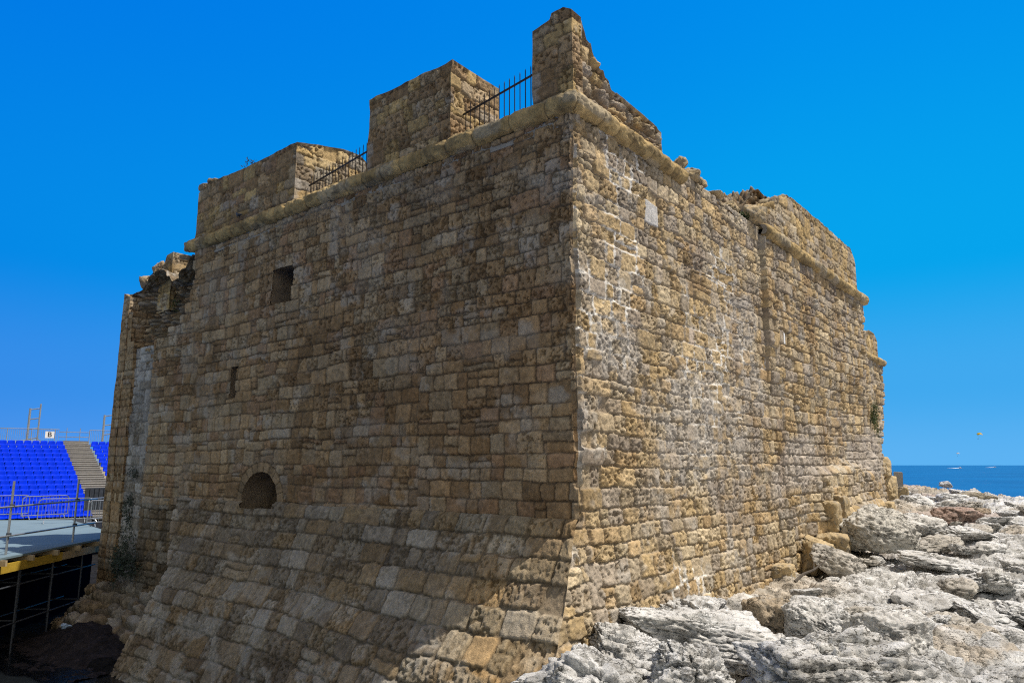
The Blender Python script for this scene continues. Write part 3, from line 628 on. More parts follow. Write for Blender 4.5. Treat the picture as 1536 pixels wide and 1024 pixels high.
TAN = dict(base=A3(.45, .35, .205), stain=A3(.37, .30, .21))
BLD = [
 ('broad pale mound of rock at the foot of the castle corner, bottom of the picture', (1.45, -1.75, -.38), (3.0, 2.2, 1.5), (.05, .12, .5), dict(sub=6, rough=.07, k=3.5)),
 ('flat layered pale slab lying against the sunlit castle wall', (1.45, 1.55, .0), (2.7, 2.3, .8), (.08, .12, .75), dict(sub=6, strata=.09, k=4, cuts=6)),
 ('low pale slab behind the layered slab, its long edge on the castle wall', (.85, 3.1, -.12), (1.5, 2.6, .8), (0, .15, .1), dict(sub=6, strata=.1, k=3)),
 ('pale wedge of rock filling the corner between the broad mound and the castle wall', (.95, -.15, -.22), (1.5, 1.9, .95), (.12, .2, .3), dict(sub=6, strata=.1, k=3.5)),
 ('pointed pitted rock standing in front of the layered slab', (2.62, -1.0, -.02), (1.25, 1.0, 1.25), (.1, .15, .7), dict(sub=6, rough=.14)),
 ('big pale block with dark slots along its top, bottom centre right', (4.2, -.05, -.02), (2.15, 1.9, 1.5), (.1, -.05, .72), dict(sub=6, strata=.16, k=8, cuts=3, rough=.03)),
 ('smooth whitish boulder behind the big slotted block', (3.15, 3.5, .0), (1.6, 1.2, 1.0), (.1, .1, .5), dict(sub=6, rough=.03, k=4)),
 ('grey boulder with a flat shaded front beside the big slotted block', (4.35, 3.1, .0), (1.35, 1.3, 1.2), (-.15, .0, .9), dict(sub=6, rough=.03, cuts=12, k=4)),
 ('earthy tan lump between the pale slab and the smooth boulder', (2.0, 4.1, -.1), (1.4, 1.5, 1.0), (0, .1, .3), dict(base=A3(.45, .37, .27), rough=.1)),
 ('huge rounded boulder leaning on the far half of the sunlit wall', (1.45, 15.3, .85), (2.4, 2.5, 1.6), (.3, .05, .9), dict(sub=6, rough=.02, k=2.6, cuts=5, base=A3(.57, .55, .50))),
 ('tan fallen block lying at the wall below the foundation stones', (.25, 12.8, .25), (1.2, 1.5, 1.1), (.1, .1, .4), dict(k=5, cuts=5, **TAN)),
 ('sloping grey slab between the tan fallen block and the huge boulder', (1.15, 12.0, .15), (1.7, 1.5, .8), (.05, .35, .4), dict(base=A3(.52, .49, .44))),
 ('flat white slab out on the open shore, in front of the huge boulder', (3.5, 13.3, .2), (2.2, 1.6, .5), (.05, .1, .5), dict(strata=.1, base=A3(.64, .64, .63))),
 ('round pale rock right behind the huge rounded boulder', (2.2, 19.0, .85), (1.6, 1.5, .85), (.1, .1, .4), {}),
 ('long flat pale rock past the round pale rock', (3.6, 18.6, .62), (2.3, 1.6, .55), (0, .1, .9), dict(strata=.12)),
 ('pinkish brown rock far along the shore', (2.9, 22.7, 1.0), (1.7, 1.4, .65), (.1, 0, .5), dict(base=A3(.42, .31, .26), stain=A3(.36, .25, .2))),
 ('dark tan rock near the water edge', (2.6, 31.0, 1.35), (1.9, 1.6, .8), (.1, 0, .5), dict(base=A3(.36, .31, .22))),
 ('small white rock alone on the skyline of the shore', (-.9, 48.0, 1.6), (.9, .8, .5), (0, 0, 0), dict(base=A3(.64, .64, .63))),
 ('white slab tilted against the far end of the castle', (.9, 27.0, 1.25), (1.8, 2.0, .6), (.1, .35, .4), dict(base=A3(.64, .64, .63))),
 ('brown rock next to the pinkish one', (3.4, 24.5, 1.05), (1.4, 1.2, .55), (.1, 0, 1.2), dict(base=A3(.34, .27, .2))),
]
for i, (lb, loc, size, rot, k) in enumerate(BLD): boulder('boulder', lb, loc, size, rot, seed=100 + i, **({'sub': 5} | k))
# fallen dressed blocks still bedded at the castle foot, part of the castle
for i, (loc, size, rot) in enumerate([((.25, 14.6, 1.05), (.75, .8, 1.55), .1), ((.3, 15.55, 1.2), (.7, .7, 1.45), -.1), ((.45, 14.1, .35), (1.0, 1.4, .9), .2), ((.2, 18.6, .9), (.9, 1.0, .9), .1), ((.2, 20.6, 1.0), (.8, .9, .9), .3),
        ((-.4, 27.0, 1.7), (.8, .9, 1.6), 0.), ((-.5, 26.8, 2.9), (.7, .8, 1.0), .1), ((-.1, 28.3, 1.5), (.7, .6, .9), .2), ((.35, 22.6, 1.1), (.7, 1.1, .8), .1), ((.2, 9.9, .0), (.6, .8, .5), .1)]):
    o = link('foundation_stone', rock_mesh('foundation_stone', 300 + i, size, 5, k=7, cuts=3, rough=.05, **TAN), STONE, castle); o.location = loc; o.rotation_euler = (0, 0, rot)
sl = MB(); sl.box((0, 0, 0), (.42, .24, 1.6), 0)
o = sl.build('stone_slab', CONC, bevel=.03); o.location = (-.6, 30.5, 1.85); o.rotation_euler = (.04, .05, .2); tag(o, 'thin upright stone slab just past the far end of the castle', 'slab')
# loose stones on the wall tops
for i, (lb, loc, size) in enumerate([
  ('rounded brown stone balanced beside the end of the near roll moulding', (-.2, 5.15, 10.62), (.42, .5, .4)), ('flat brown stone wedged below the rounded one on the wall top', (-.15, 5.75, 10.52), (.5, .75, .4)),
  ('small dark stone on the ruined wall top past the flat brown stone', (-.2, 6.5, 10.55), (.35, .4, .3)), ('whitish stone lying in the dip of the ruined wall top', (-.3, 7.3, 10.52), (.4, .8, .2)),
  ('brown stone at the foot of the rubble on the ruined wall top', (-.3, 8.9, 10.55), (.5, .6, .42)), ('squared stone overhanging the wall next to the grass tuft', (.05, 9.75, 10.55), (.55, .8, .48))]):
    boulder('loose_stone', lb, loc, size, (.1, .1 * i, .5 * i), 400 + i, 'stone', group='loose stones on the wall tops', sub=4, rough=.1, k=4, **TAN)
for i, (lb, loc, size) in enumerate([
  ('rounded stone perched on the top left corner of the far left merlon', (-15.2, .3, 12.3), (.6, .5, .42)), ('small stone on top of the far left merlon beside the rounded one', (-14.7, .35, 12.42), (.6, .5, .25)),
  ('flat stone jutting from the broken end under the left moulding', (-16.0, .35, 9.98), (.9, .6, .2)), ('dark stone tucked under the left end of the roll moulding', (-15.6, .15, 10.3), (.6, .6, .5)),
  ('rounded stone on the broken top of the left corner buttress', (-20.0, .6, 9.85), (.7, .7, .6)), ('upright stone between the buttress top and the wall stub', (-19.5, .8, 10.35), (.45, .5, .65))]):
    boulder('loose_stone', lb, loc, size, (.1, .1 * i, .3 * i), 420 + i, 'stone', group='loose stones on the wall tops', sub=4, rough=.12, k=3.5, base=A3(.36, .28, .18), stain=A3(.3, .25, .18))

# ------------------------------------------------------------ ground, sea
def ground_z(x, y):
    z = np.interp(y, [-14, -6, 0, 10, 14, 27, 60], [-.7, -.45, -.15, -.25, .0, 1.15, 1.35])
    z = z + np.interp(x, [0, 4, 9], [.0, -.05, -.15]) * sst(20, 0, y)
    s = (x - 4.9) * .86 + (y - 34) * .51 + 3 * n2(x * .25, y * .25, 3); z = z - 6 * sst(-.5, 5, s)
    moat = np.maximum(sst(.9, -.5, x + .25 * n2(y, y * 0, 2)) * sst(-.2, -1.2, y), sst(-.9, -1.8, x) * sst(24, 22, y)); z = z * (1 - moat) - (2.35 + .4 * sst(-1.7, -2.6, y + .5 * n2(x * .6, y * .6, 4))) * moat
    west = sst(-19, -21, x); z = z * (1 - west) + (-2.35) * west
    return z, moat + west * (1 - moat), s
def build_ground():
    xs = np.concatenate([np.arange(-90, -40, 1.2), np.arange(-40, -.6, .13), np.arange(-.6, 9.2, .03), np.arange(9.3, 16, .25)])
    ys = np.concatenate([np.arange(-14, -4.2, .15), spaced(-4.2, 27, .026, .06), np.arange(27.1, 76, .13)])
    X, Y = np.meshgrid(xs, ys, indexing='ij'); z, mo, s = ground_z(X, Y)
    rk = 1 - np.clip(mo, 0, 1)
    wx = X + .5 * n2(X * .8, Y * .8, 11); wy = Y + .5 * n2(X * .8, Y * .8, 12)
    d1, d2, cx, cy, cid = worley(wx * .55, wy * .75, 21)
    e1, e2, fx, fy, fid = worley(wx * 1.9, wy * 2.4, 25)
    big = .50 * fb2(wx * .36, wy * .42, 3, 31) + .12 * (cid - .5) + .12 * ((wx * .55 - cx) * (cid * 7 % 1 - .5) + (wy * .75 - cy) * (cid * 13 % 1 - .5))
    st_ = .13 + .05 * n2(X * .2, Y * .2, 36); tq = (big + .03 * fb2(X * 2.2, Y * 2.6, 3, 33, .5)) / st_; fr = tq - np.floor(tq)
    rel = st_ * (np.floor(tq) + .7 * sst(0, .13, fr) + .3 * fr) - .14 * (1 - sst(0, .09, d2 - d1)) * (cid > .35)
    ledge = (1 - sst(.0, .16, np.minimum(fr, 1 - fr)))
    tq2 = (rel + .12 * fb2(X * 1.3 + 9, Y * 1.8, 4, 35, .6)) / .05; f2 = tq2 - np.floor(tq2); rel += .02 * (sst(0, .3, f2) - f2)
    rel += .07 * (fid - .5) * (fid > .5) - .05 * (1 - sst(0, .10, e2 - e1)) * (cid < .6)
    pt1 = sst(.12, .3, n2(X * 3.3, Y * 4.2, 37) + .45 * n2(X * 9, Y * 11, 38)); pt2 = sst(.10, .3, n2(X * 10, Y * 13, 40) + .4 * n2(X * 24, Y * 24, 43)); pz = sst(-.15, .2, n2(X * .35 + 4, Y * .35, 42))
    rel -= .07 * pt1 * (.15 + .85 * pz) + .04 * pt2 * (.2 + .8 * pz)
    rel += .013 * fb2(X * 7, Y * 7, 5, 39, .65)
    t3 = fb2(X * 1.1, Y * 1.7, 4, 45, .5) / .13; f3 = t3 - np.floor(t3); rel += .035 * (np.floor(t3) + sst(0, .14, f3)); ledge = np.maximum(ledge, 1 - sst(0, .14, f3))
    rel -= .22 * sst(3, 0, Y) + .42 * sst(3.2, 1.2, Y + .3 * X - 1) * sst(1.6, 2.4, X)
    z = z + rel * (rk * .95 + .06) + .10 * fb2(X * 1.5, Y * 1.5, 4, 41) * (1 - rk)
    C = A3(.68, .68, .67) * (1 + .30 * fb2(X * 2, Y * 2, 4, 51) + .25 * (cid - .5) + .15 * (fid - .5))[..., None]
    tan = np.clip(sst(2.6, .6, X + 1.5 * n2(X * .5, Y * .5, 52)) * sst(3.5, 6, Y) * .8 + .75 * sst(.2, .36, n2(X * .6, Y * .5, 53) + .4 * n2(X * 2, Y * 2, 54)), 0, 1)
    C = mixc(C, A3(.45, .35, .22) * (1 + .3 * fb2(X * 5, Y * 5, 3, 55))[..., None], .75 * tan)
    C = mixc(C, A3(.26, .25, .22), np.clip(.4 * sst(.14, .34, fb2(X * 3.2, Y * 4, 3, 56)) + .45 * np.maximum(pt1, pt2) * (.3 + .7 * pz) + .25 * ledge, 0, .8))
    C = mixc(C, A3(.40, .31, .27), .6 * sst(.2, .35, n2(X * .35 + 9, Y * .3, 57)) * sst(14, 20, Y))
    C = mixc(C, A3(.16, .15, .12), .8 * sst(-1.5, 2.5, s + 1.5 * n2(X, Y, 58)))
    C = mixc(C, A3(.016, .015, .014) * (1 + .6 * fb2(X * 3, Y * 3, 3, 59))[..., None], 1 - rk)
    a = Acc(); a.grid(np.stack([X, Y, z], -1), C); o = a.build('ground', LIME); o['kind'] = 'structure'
build_ground()
# rocks scattered over the shelf
rg = random.Random(5); protos = [rock_mesh('shore_rock', 500 + i, (1, 1 + .3 * (i % 3), .55 + .1 * (i % 2)), 4 if i > 3 else 5, rough=.12, strata=.12 if i % 2 else 0, base=[A3(.67, .67, .66), A3(.70, .70, .69), A3(.56, .53, .48)][i % 3]) for i in range(8)]
for p in protos: p.materials.append(LIME)
n = 0
while n < 150:
    y = -2 + 40 * rg.random() ** .9; x = rg.uniform(.9, 8.2) if y < 26 else rg.uniform(-4, 6)
    s = rg.choice([.25, .35, .5, .5, .7, .95]) * rg.uniform(.8, 1.3)
    if y < 5 and s > .5: continue
    z, mo, c = ground_z(np.array([x]), np.array([y]))
    if c[0] > -1.5 or any((x - b[1][0]) ** 2 + (y - b[1][1]) ** 2 < (max(b[2][:2]) * .45) ** 2 for b in BLD): continue
    o = bpy.data.objects.new('shore_rock', rg.choice(protos)); COL.objects.link(o); o.location = (x, y, z[0] + .05 + .16 * s); o.scale = (s * rg.uniform(.8, 1.5), s, s * rg.uniform(.6, 1.0)); o.rotation_euler = (rg.uniform(-.3, .3), rg.uniform(-.3, .3), rg.uniform(0, 6.3))
    tag(o, 'smaller pale rock lying loose among others on the shore', 'rock', 'smaller rocks strewn over the shore'); n += 1

sm = bpy.data.materials.new('sea_water'); sm.use_nodes = True; t = sm.node_tree; b = t.nodes['Principled BSDF']
b.inputs['Base Color'].default_value = (.003, .085, .26, 1); b.inputs['Roughness'].default_value = .28; b.inputs['Specular IOR Level'].default_value = .35
g = N(t, 'ShaderNodeNewGeometry'); mp = N(t, 'ShaderNodeMapping'); mp.inputs['Scale'].default_value = (.25, .25, .25); t.links.new(g.outputs['Position'], mp.inputs['Vector'])
no = N(t, 'ShaderNodeTexNoise'); no.inputs['Scale'].default_value = 1.3; no.inputs['Detail'].default_value = 7; t.links.new(mp.outputs[0], no.inputs['Vector'])
bp = N(t, 'ShaderNodeBump'); bp.inputs['Strength'].default_value = .8; bp.inputs['Distance'].default_value = .6; t.links.new(no.outputs['Fac'], bp.inputs['Height']); t.links.new(bp.outputs[0], b.inputs['Normal'])
no2 = N(t, 'ShaderNodeTexNoise'); no2.inputs['Scale'].default_value = .02; no2.inputs['Detail'].default_value = 6; t.links.new(g.outputs['Position'], no2.inputs['Vector'])
rp = N(t, 'ShaderNodeValToRGB'); rp.color_ramp.elements[0].position = .35; rp.color_ramp.elements[0].color = (.001, .04, .17, 1); rp.color_ramp.elements[1].position = .7; rp.color_ramp.elements[1].color = (.002, .075, .25, 1)
t.links.new(no2.outputs['Fac'], rp.inputs[0]); t.links.new(rp.outputs[0], b.inputs['Base Color'])
me = bpy.data.meshes.new('sea'); q = 14000
me.from_pydata([(-q, -q, -2.55), (q, -q, -2.55), (q, q, -2.55), (-q, q, -2.55)], [], [(0, 1, 2, 3)]); o = link('sea', me, sm); o['kind'] = 'structure'
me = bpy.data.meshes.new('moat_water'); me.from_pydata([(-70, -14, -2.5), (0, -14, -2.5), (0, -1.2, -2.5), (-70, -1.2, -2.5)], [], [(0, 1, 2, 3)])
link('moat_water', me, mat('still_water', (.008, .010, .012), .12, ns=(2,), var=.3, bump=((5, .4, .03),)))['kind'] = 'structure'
# low hills far beyond the seats
a = Acc(); az = np.linspace(R(60), R(100), 160); rr = np.linspace(0, 1, 14); AZ, RR = np.meshgrid(az, rr, indexing='ij')
hh = (120 + 60 * fb2(AZ * 14, AZ * 0, 4, 3)) * np.sin(RR * math.pi) ** .8 + 14 * fb2(AZ * 60, RR * 8, 3, 4); D = 3600 + 1800 * RR
a.grid(np.stack([-np.sin(AZ) * D, np.cos(AZ) * D, hh - 6], -1), A3(.13, .18, .23)); a.build('hills', mat('hazy_scrub', attr=True, rough=1, ns=(.004, .02), var=.2), smooth=True)['kind'] = 'structure'  # blue of distance haze painted into the scrub colour
me = bpy.data.meshes.new('land'); me.from_pydata([(-3600, -500, -2.3), (-85, -60, -2.3), (-85, 120, -2.3), (-3600, 3600, -2.3)], [], [(0, 1, 2, 3)])
link('land', me, mat('dry_land', (.25, .21, .15), .95, ns=(.02, .3), var=.2))['kind'] = 'structure'

# ------------------------------------------------------------ railings on the castle
def railing(label, a, b, z0, z1, zr, n, lean=0):
    r = empty('iron_railing', ((a[0] + b[0]) / 2, (a[1] + b[1]) / 2, z0), label=label, cat='railing', group='iron railings between the merlons')
    def P(t, z): return Vector((a[0] + (b[0] - a[0]) * t, a[1] + (b[1] - a[1]) * t, z)) - r.location
    m = MB(); m.bar(P(-.01, zr), P(1.01, zr), .02, .045); m.build('rail', IRON, r)
    m = MB(); m.bar(P(-.01, z0 + .12), P(1.01, z0 + .12), .02, .045); m.build('rail', IRON, r)
    for i in range(n):
        t = (i + .5) / n; m = MB(); m.tube(P(t, z0), P(t, z1), .011, 6).tube(P(t, z1), P(t, z1 + .05), .011, 6, .002); m.build('bar', IRON, r)
    return r
railing('short black iron railing between the corner merlon and the next merlon', (-3.37, .40), (-1.02, .05), 10.3, 11.36, 11.17, 14)
railing('black iron railing in the gap beside the long left merlon', (-9.56, .48), (-6.4, .05), 10.3, 11.24, 11.02, 18)

# pigeon on the moulding
pg = empty('pigeon', (-12.25, -.16, 10.455), R(180), label='small dark pigeon standing on the roll moulding below the long merlon', cat='pigeon')
def skin(name, pts, edges, m, parent, sub=2):
    me = bpy.data.meshes.new(name); me.from_pydata([p[:3] for p in pts], edges, []); o = link(name, me, m, parent)
    sk = o.modifiers.new('skin', 'SKIN'); o.modifiers.new('sub', 'SUBSURF').levels = sub; o.modifiers[-1].render_levels = sub
    for i, p in enumerate(pts): me.skin_vertices[0].data[i].radius = (p[3], p[4] if len(p) > 4 else p[3])
    me.skin_vertices[0].data[0].use_root = True
    return o
PIG = mat('pigeon_feathers', (.06, .065, .08), .6, ns=(25,), var=.4)
skin('body', [(0, 0, .12, .055, .05), (.07, 0, .135, .052), (.11, 0, .175, .03), (.125, 0, .21, .028), (.155, 0, .207, .008), (-.09, 0, .10, .035, .025), (-.18, 0, .085, .025, .008), (.01, .03, .07, .012), (.015, .03, .008, .006), (.01, -.03, .07, .012), (.015, -.03, .008, .006)],
     [(0, 1), (1, 2), (2, 3), (3, 4), (0, 5), (5, 6), (0, 7), (7, 8), (0, 9), (9, 10)], PIG, pg)
for s_ in (-1, 1): skin('wing', [(.05, .05 * s_, .14, .03, .012), (-.05, .055 * s_, .12, .035, .012), (-.16, .03 * s_, .09, .012, .006)], [(0, 1), (1, 2)], mat('wing_feathers', (.16, .17, .19), .6, ns=(25,), var=.4), pg)
m = MB(); m.box((.12, 0, 6.85), (.02, .10, .34)); o = m.build('marker_plate', WHITE, bevel=.004); o.location = (.20, 11.05, 0); tag(o, 'small white marker plate fixed upright to the sunlit wall', 'plate')

# ------------------------------------------------------------ plants
def leaves(seed, n, rad, m_leaf, size=.05, up=.3, lobes=5):
    r = np.random.default_rng(seed); c = r.normal(size=(lobes, 3)) * np.array(rad) * .55; V = []; F = []
    for i in range(n):
        p = c[r.integers(lobes)] + r.normal(size=3) * np.array(rad) * .38
        d = r.normal(size=3) + np.array([0, 0, up]); d /= np.linalg.norm(d); e = np.cross(d, r.normal(size=3)); e /= np.linalg.norm(e) + 1e-6; s = size * r.uniform(.6, 1.4)
        k = len(V); V += [p, p + d * s + e * s * .3, p + d * s * 2.2, p + d * s - e * s * .3]; F.append((k, k + 1, k + 2, k + 3))
    return V, F
def shrub(name, label, loc, rad, seed, n, m_leaf, size=.05, cat='shrub', stems=7, up=.3, lobes=5):
    r = empty(name, loc, label=label, cat=cat); V, F = leaves(seed, n, rad, m_leaf, size, up, lobes)
    me = bpy.data.meshes.new('foliage'); me.from_pydata([tuple(v) for v in V], [], F); link('foliage', me, m_leaf, r)
    rn = random.Random(seed); m = MB()
    for i in range(stems):
        e = Vector((rn.gauss(0, rad[0] * .5), rn.gauss(0, rad[1] * .5), rn.gauss(0, rad[2] * .5))); m.tube(Vector((0, .05, -rad[2] * .6)), e, .012, 5, .004)
    m.build('stems', TWIG, r); return r
shrub('shrub', 'dark straggly bush growing at the foot of the pale strip of shaded wall', (-17.9, -.25, -.1), (.42, .25, .6), 3, 1500, LEAFD, .05, lobes=9)
shrub('shrub', 'small dark creeper above the straggly bush on the pale strip', (-18.4, .0, 1.45), (.22, .15, .35), 4, 350, LEAFD, .045)
shrub('shrub', 'little dark plant beside the slot in the pale strip of wall', (-18.3, .05, 2.75), (.2, .12, .2), 5, 160, LEAFD, .045)
shrub('shrub', 'green bush growing out of the far end of the sunlit wall', (-.12, 24.0, 5.15), (.13, .36, .42), 6, 900, LEAF, .045, lobes=8)
shrub('grass_tuft', 'green grass tuft on the ruined wall top beside the far moulding', (-.1, 9.3, 10.4), (.16, .32, .06), 7, 170, LEAF, .05, cat='grass', stems=2, up=1.2)
shrub('weed', 'tiny weed sprouting on top of the long left merlon', (-12.6, .35, 12.5), (.18, .12, .12), 8, 60, LEAFD, .05, cat='weed', stems=3, up=1)
shrub('weed', 'sparse green weed in the rubble hollow at the broken left end', (-17.9, 1.0, 8.3), (.3, .15, .6), 9, 260, LEAF, .05, cat='weed', stems=4)
m = MB(); pts = [(0, 0, 0), (.25, .2, .16), (.55, .36, .25), (.85, .6, .42), (1.05, .85, .5)]
for (p, q, r1, r2) in zip(pts[:-1], pts[1:], (.04, .035, .028, .02), (.035, .028, .02, .01)): m.tube(p, q, r1, 7, r2)
m.tube(pts[2], (.62, .62, .42), .018, 6, .008)
o = m.build('dead_branch', TWIG); o.location = (1.15, 8.0, .1); o.rotation_euler = (0, 0, .5); tag(o, 'thin dead grey branch lying on the rocks near the sunlit wall', 'branch')

# heap of seaweed in the moat and a scrap of plastic
a = Acc(); xs = np.arange(-20.5, -13.6, .05); ys = np.arange(-3.6, .2, .05); X, Y = np.meshgrid(xs, ys, indexing='ij')
mo = .75 * np.exp(-((X + 17.0) / 2.3) ** 2 - ((Y + 1.3) / .95) ** 2); z = -2.55 + mo + .14 * fb2(X * 3, Y * 3, 4, 5) + .07 * fb2(X * 14, Y * 14, 2, 6)
a.grid(np.stack([X, Y, z], -1), A3(.022, .018, .02) * (1 + 1.1 * fb2(X * 6, Y * 6, 3, 7))[..., None]); o = a.build('seaweed', WEED); tag(o, 'dark heap of washed up seaweed in the moat', 'seaweed', kind='stuff')
o = boulder('plastic_bag', 'crumpled pale blue plastic bag on the seaweed heap', (-17.0, -2.1, -1.72), (.34, .28, .14), (0, 0, .3), 77, 'bag', mat('pale_plastic', (.45, .6, .8), .35, ns=(20,), var=.2, bump=((20, .8, .03),)), group=None, sub=4, rough=.25)

# ------------------------------------------------------------ stage platform
DZ = .37
E0 = Vector((-21.1, .35, DZ)); E1 = Vector((-14.6, -6.87, DZ)); ED = (E1 - E0).normalized(); EN = Vector((ED.y, -ED.x, 0)); EN = -EN if EN.x > 0 else EN   # EN points away from the castle
st = empty('stage_platform', E0, label='grey decked stage platform on scaffolding beside the castle', cat='stage')
def ep(s_, o_, z): return Vector((ED.x * s_ + EN.x * o_, ED.y * s_ + EN.y * o_, z - DZ))
def prism(pts, z0, z1, name, m, parent):
    b = bmesh.new(); lo_ = [b.verts.new((p.x, p.y, z0 - DZ)) for p in pts]; hi = [b.verts.new((p.x, p.y, z1 - DZ)) for p in pts]
    b.faces.new(lo_[::-1]); b.faces.new(hi); n_ = len(pts)
    for i in range(n_): b.faces.new((lo_[i], lo_[(i + 1) % n_], hi[(i + 1) % n_], hi[i]))
    bmesh.ops.recalc_face_normals(b, faces=b.faces); me = bpy.data.meshes.new(name); b.to_mesh(me); b.free(); return link(name, me, m, parent)
quad = [ep(0, 0, 0), ep(10, 0, 0), ep(10, 26, 0), ep(-9, 26, 0), ep(-9, 6, 0), ep(-2.5, 1.0, 0)]
prism(quad, DZ - .06, DZ, 'deck', DECKM, st)
m = MB(); m.bar(ep(2.5, .05, DZ - .33), ep(10, .05, DZ - .33), .08, .26); m.build('edge_beam', YEL, st)
m = MB(); m.bar(ep(0.0, .05, DZ - .33), ep(2.48, .05, DZ - .33), .08, .24); m.build('edge_beam', WOOD, st)
for i in range(7):
    s_ = .45 + 1.3 * i; m = MB(); m.bar(ep(s_, -.16, DZ - .15), ep(s_, 1.0, DZ - .15), .09, .16); m.build('joist', WOOD, st)
m = MB(); m.box((0, 0, 0), (1, 1, 1), M=Matrix.Translation(ep(4, 1.6, -1.15)) @ Matrix.Rotation(math.atan2(ED.y, ED.x), 4, 'Z') @ Matrix.Diagonal((13, .04, 2.9, 1))); m.build('back_drape', DRAPE, st)
for i in range(5):
    for o_ in (.2, 1.2):
        m = MB(); m.tube(ep(.9 + 1.75 * i, o_, -2.5), ep(.9 + 1.75 * i, o_, DZ - .46), .03, 8); m.tube(ep(.9 + 1.75 * i, o_, -.62), ep(.9 + 1.75 * i, o_, -.5), .05, 8); m.build('scaffold_pole', TUBED, st)
for z in (-.55, -1.65):
    for o_ in (.2, 1.2): m = MB(); m.tube(ep(0, o_, z), ep(9.5, o_, z), .026, 8); m.build('ledger', TUBED, st)
    for i in range(5): m = MB(); m.tube(ep(.9 + 1.75 * i, .2, z + .06), ep(.9 + 1.75 * i, 1.2, z + .06), .026, 8); m.build('ledger', TUBED, st)
gr = empty('guard_rail', E0, label='scaffold tube guard rail along the near edge of the grey stage', cat='railing')
for i, s_ in enumerate((1.35, 4.9, 8.4)):
    m = MB(); m.tube(ep(s_, .35, DZ), ep(s_, .35, DZ + 2.15), .035, 10); m.build('post', TUBE, gr)
    for z in (.58, 1.42): m = MB(); m.box(ep(s_, .33, DZ + z), (.11, .11, .10)); m.build('coupler', TUBED, gr)
for z in (.55, 1.40): m = MB(); m.tube(ep(.1, .29, DZ + z), ep(9.4, .29, DZ + z), .028, 8); m.build('rail', TUBE, gr)

# ------------------------------------------------------------ grandstand
RT = Vector((math.cos(R(39)), math.sin(R(39)), 0))
AD = (.81 * RT + .585 * FWD).normalized(); BD = (-.69 * RT + .72 * FWD).normalized()   # along a row / up the rows
BD = (BD - AD * BD.dot(AD)).normalized()
G0 = Vector((-40.4, 5.9, 0)); NR_, TR, RI, SP, Z_0 = 16, .60, .29, .47, .12; AIS = 1.65
stand = empty('grandstand', G0, label='stepped grandstand of grey treads carrying the blue seats', cat='grandstand')
def gp(a_, b_, z): return Vector((AD.x * a_ + BD.x * b_, AD.y * a_ + BD.y * b_, z))
GM = Matrix((AD, BD, Vector((0, 0, 1)))).transposed().to_4x4()
def gbox(mb, a0, a1, b0, b1, z0, z1):
    mb.box((0, 0, 0), (1, 1, 1), M=GM @ Matrix.Translation(((a0 + a1) / 2, (b0 + b1) / 2, (z0 + z1) / 2)) @ Matrix.Diagonal((a1 - a0, b1 - b0, z1 - z0, 1)))
def lean(i): return 0.085 * max(0, NR_ - i)
for (a0, a1, nm) in ((-7.6, -.02, 'tier_block'), (AIS + 1.4, AIS + 4.4, 'tier_block')):
    m = MB()
    for i in range(NR_): gbox(m, a0, a1 + lean(i) * (a0 < 0), i * TR, (NR_ + 1.6) * TR, Z_0 - .3 + (i - 1) * RI if i else -2.4, Z_0 - .3 + i * RI)
    m.build(nm, mat('dark_riser', (.10, .11, .14), .8, ns=(4,), var=.2), stand)
m = MB()
for i in range(NR_ + 1):
    z = Z_0 - .3 + i * RI; q = lean(i); gbox(m, q, q + AIS, i * TR - .04, i * TR + TR * .5, z - .05, z); gbox(m, q, q + AIS, i * TR + TR * .46, i * TR + TR, z + RI * .5 - .05, z + RI * .5)
m.build('stairs', ALU, stand)
m = MB()
for i in range(NR_ + 1): q = lean(i); gbox(m, q + .03, q + AIS - .03, i * TR + TR * .48, i * TR + TR * .48 + .03, Z_0 - .6 + i * RI, Z_0 - .3 + i * RI + RI * .45); gbox(m, q + .03, q + AIS - .03, i * TR + TR * .98, i * TR + TR, Z_0 - .5 + i * RI, Z_0 - .3 + i * RI + RI * .9)
m.build('stair_risers', mat('grey_riser', (.16, .15, .14), .8, ns=(4,), var=.2), stand)
TOPZ = Z_0 - .3 + NR_ * RI
m = MB(); gbox(m, -7.6, AIS + 3.4, NR_ * TR + TR * .6, NR_ * TR + 2.2, TOPZ - .1, TOPZ - .003); m.build('top_walkway', ALU, stand)
def rail_run(a0, a1, b_, nm='back_railing'):
    m = MB(); z = TOPZ
    for zz in (.12, 1.12): m.tube(gp(a0, b_, z + zz), gp(a1, b_, z + zz), .025, 6)
    k = int((a1 - a0) / .12)
    for i in range(k + 1): m.tube(gp(a0 + (a1 - a0) * i / k, b_, z), gp(a0 + (a1 - a0) * i / k, b_, z + 1.12), .01 if i % 12 else .03, 5)
    m.build(nm, TUBE, stand)
BR = NR_ * TR + 2.1
rail_run(-7.6, -.15, BR); rail_run(AIS + .15, AIS + 3.4, BR)
m = MB(); 
for zz in (.25, .6, .95): m.tube(gp(-.15, BR + .3, TOPZ + zz), gp(AIS + .15, BR + .3, TOPZ + zz), .025, 6)
for a_ in (.35, 1.2): m.tube(gp(a_, BR + .3, TOPZ), gp(a_, BR + .3, TOPZ + 1.25), .025, 6)
m.build('gap_rail', TUBE, stand)
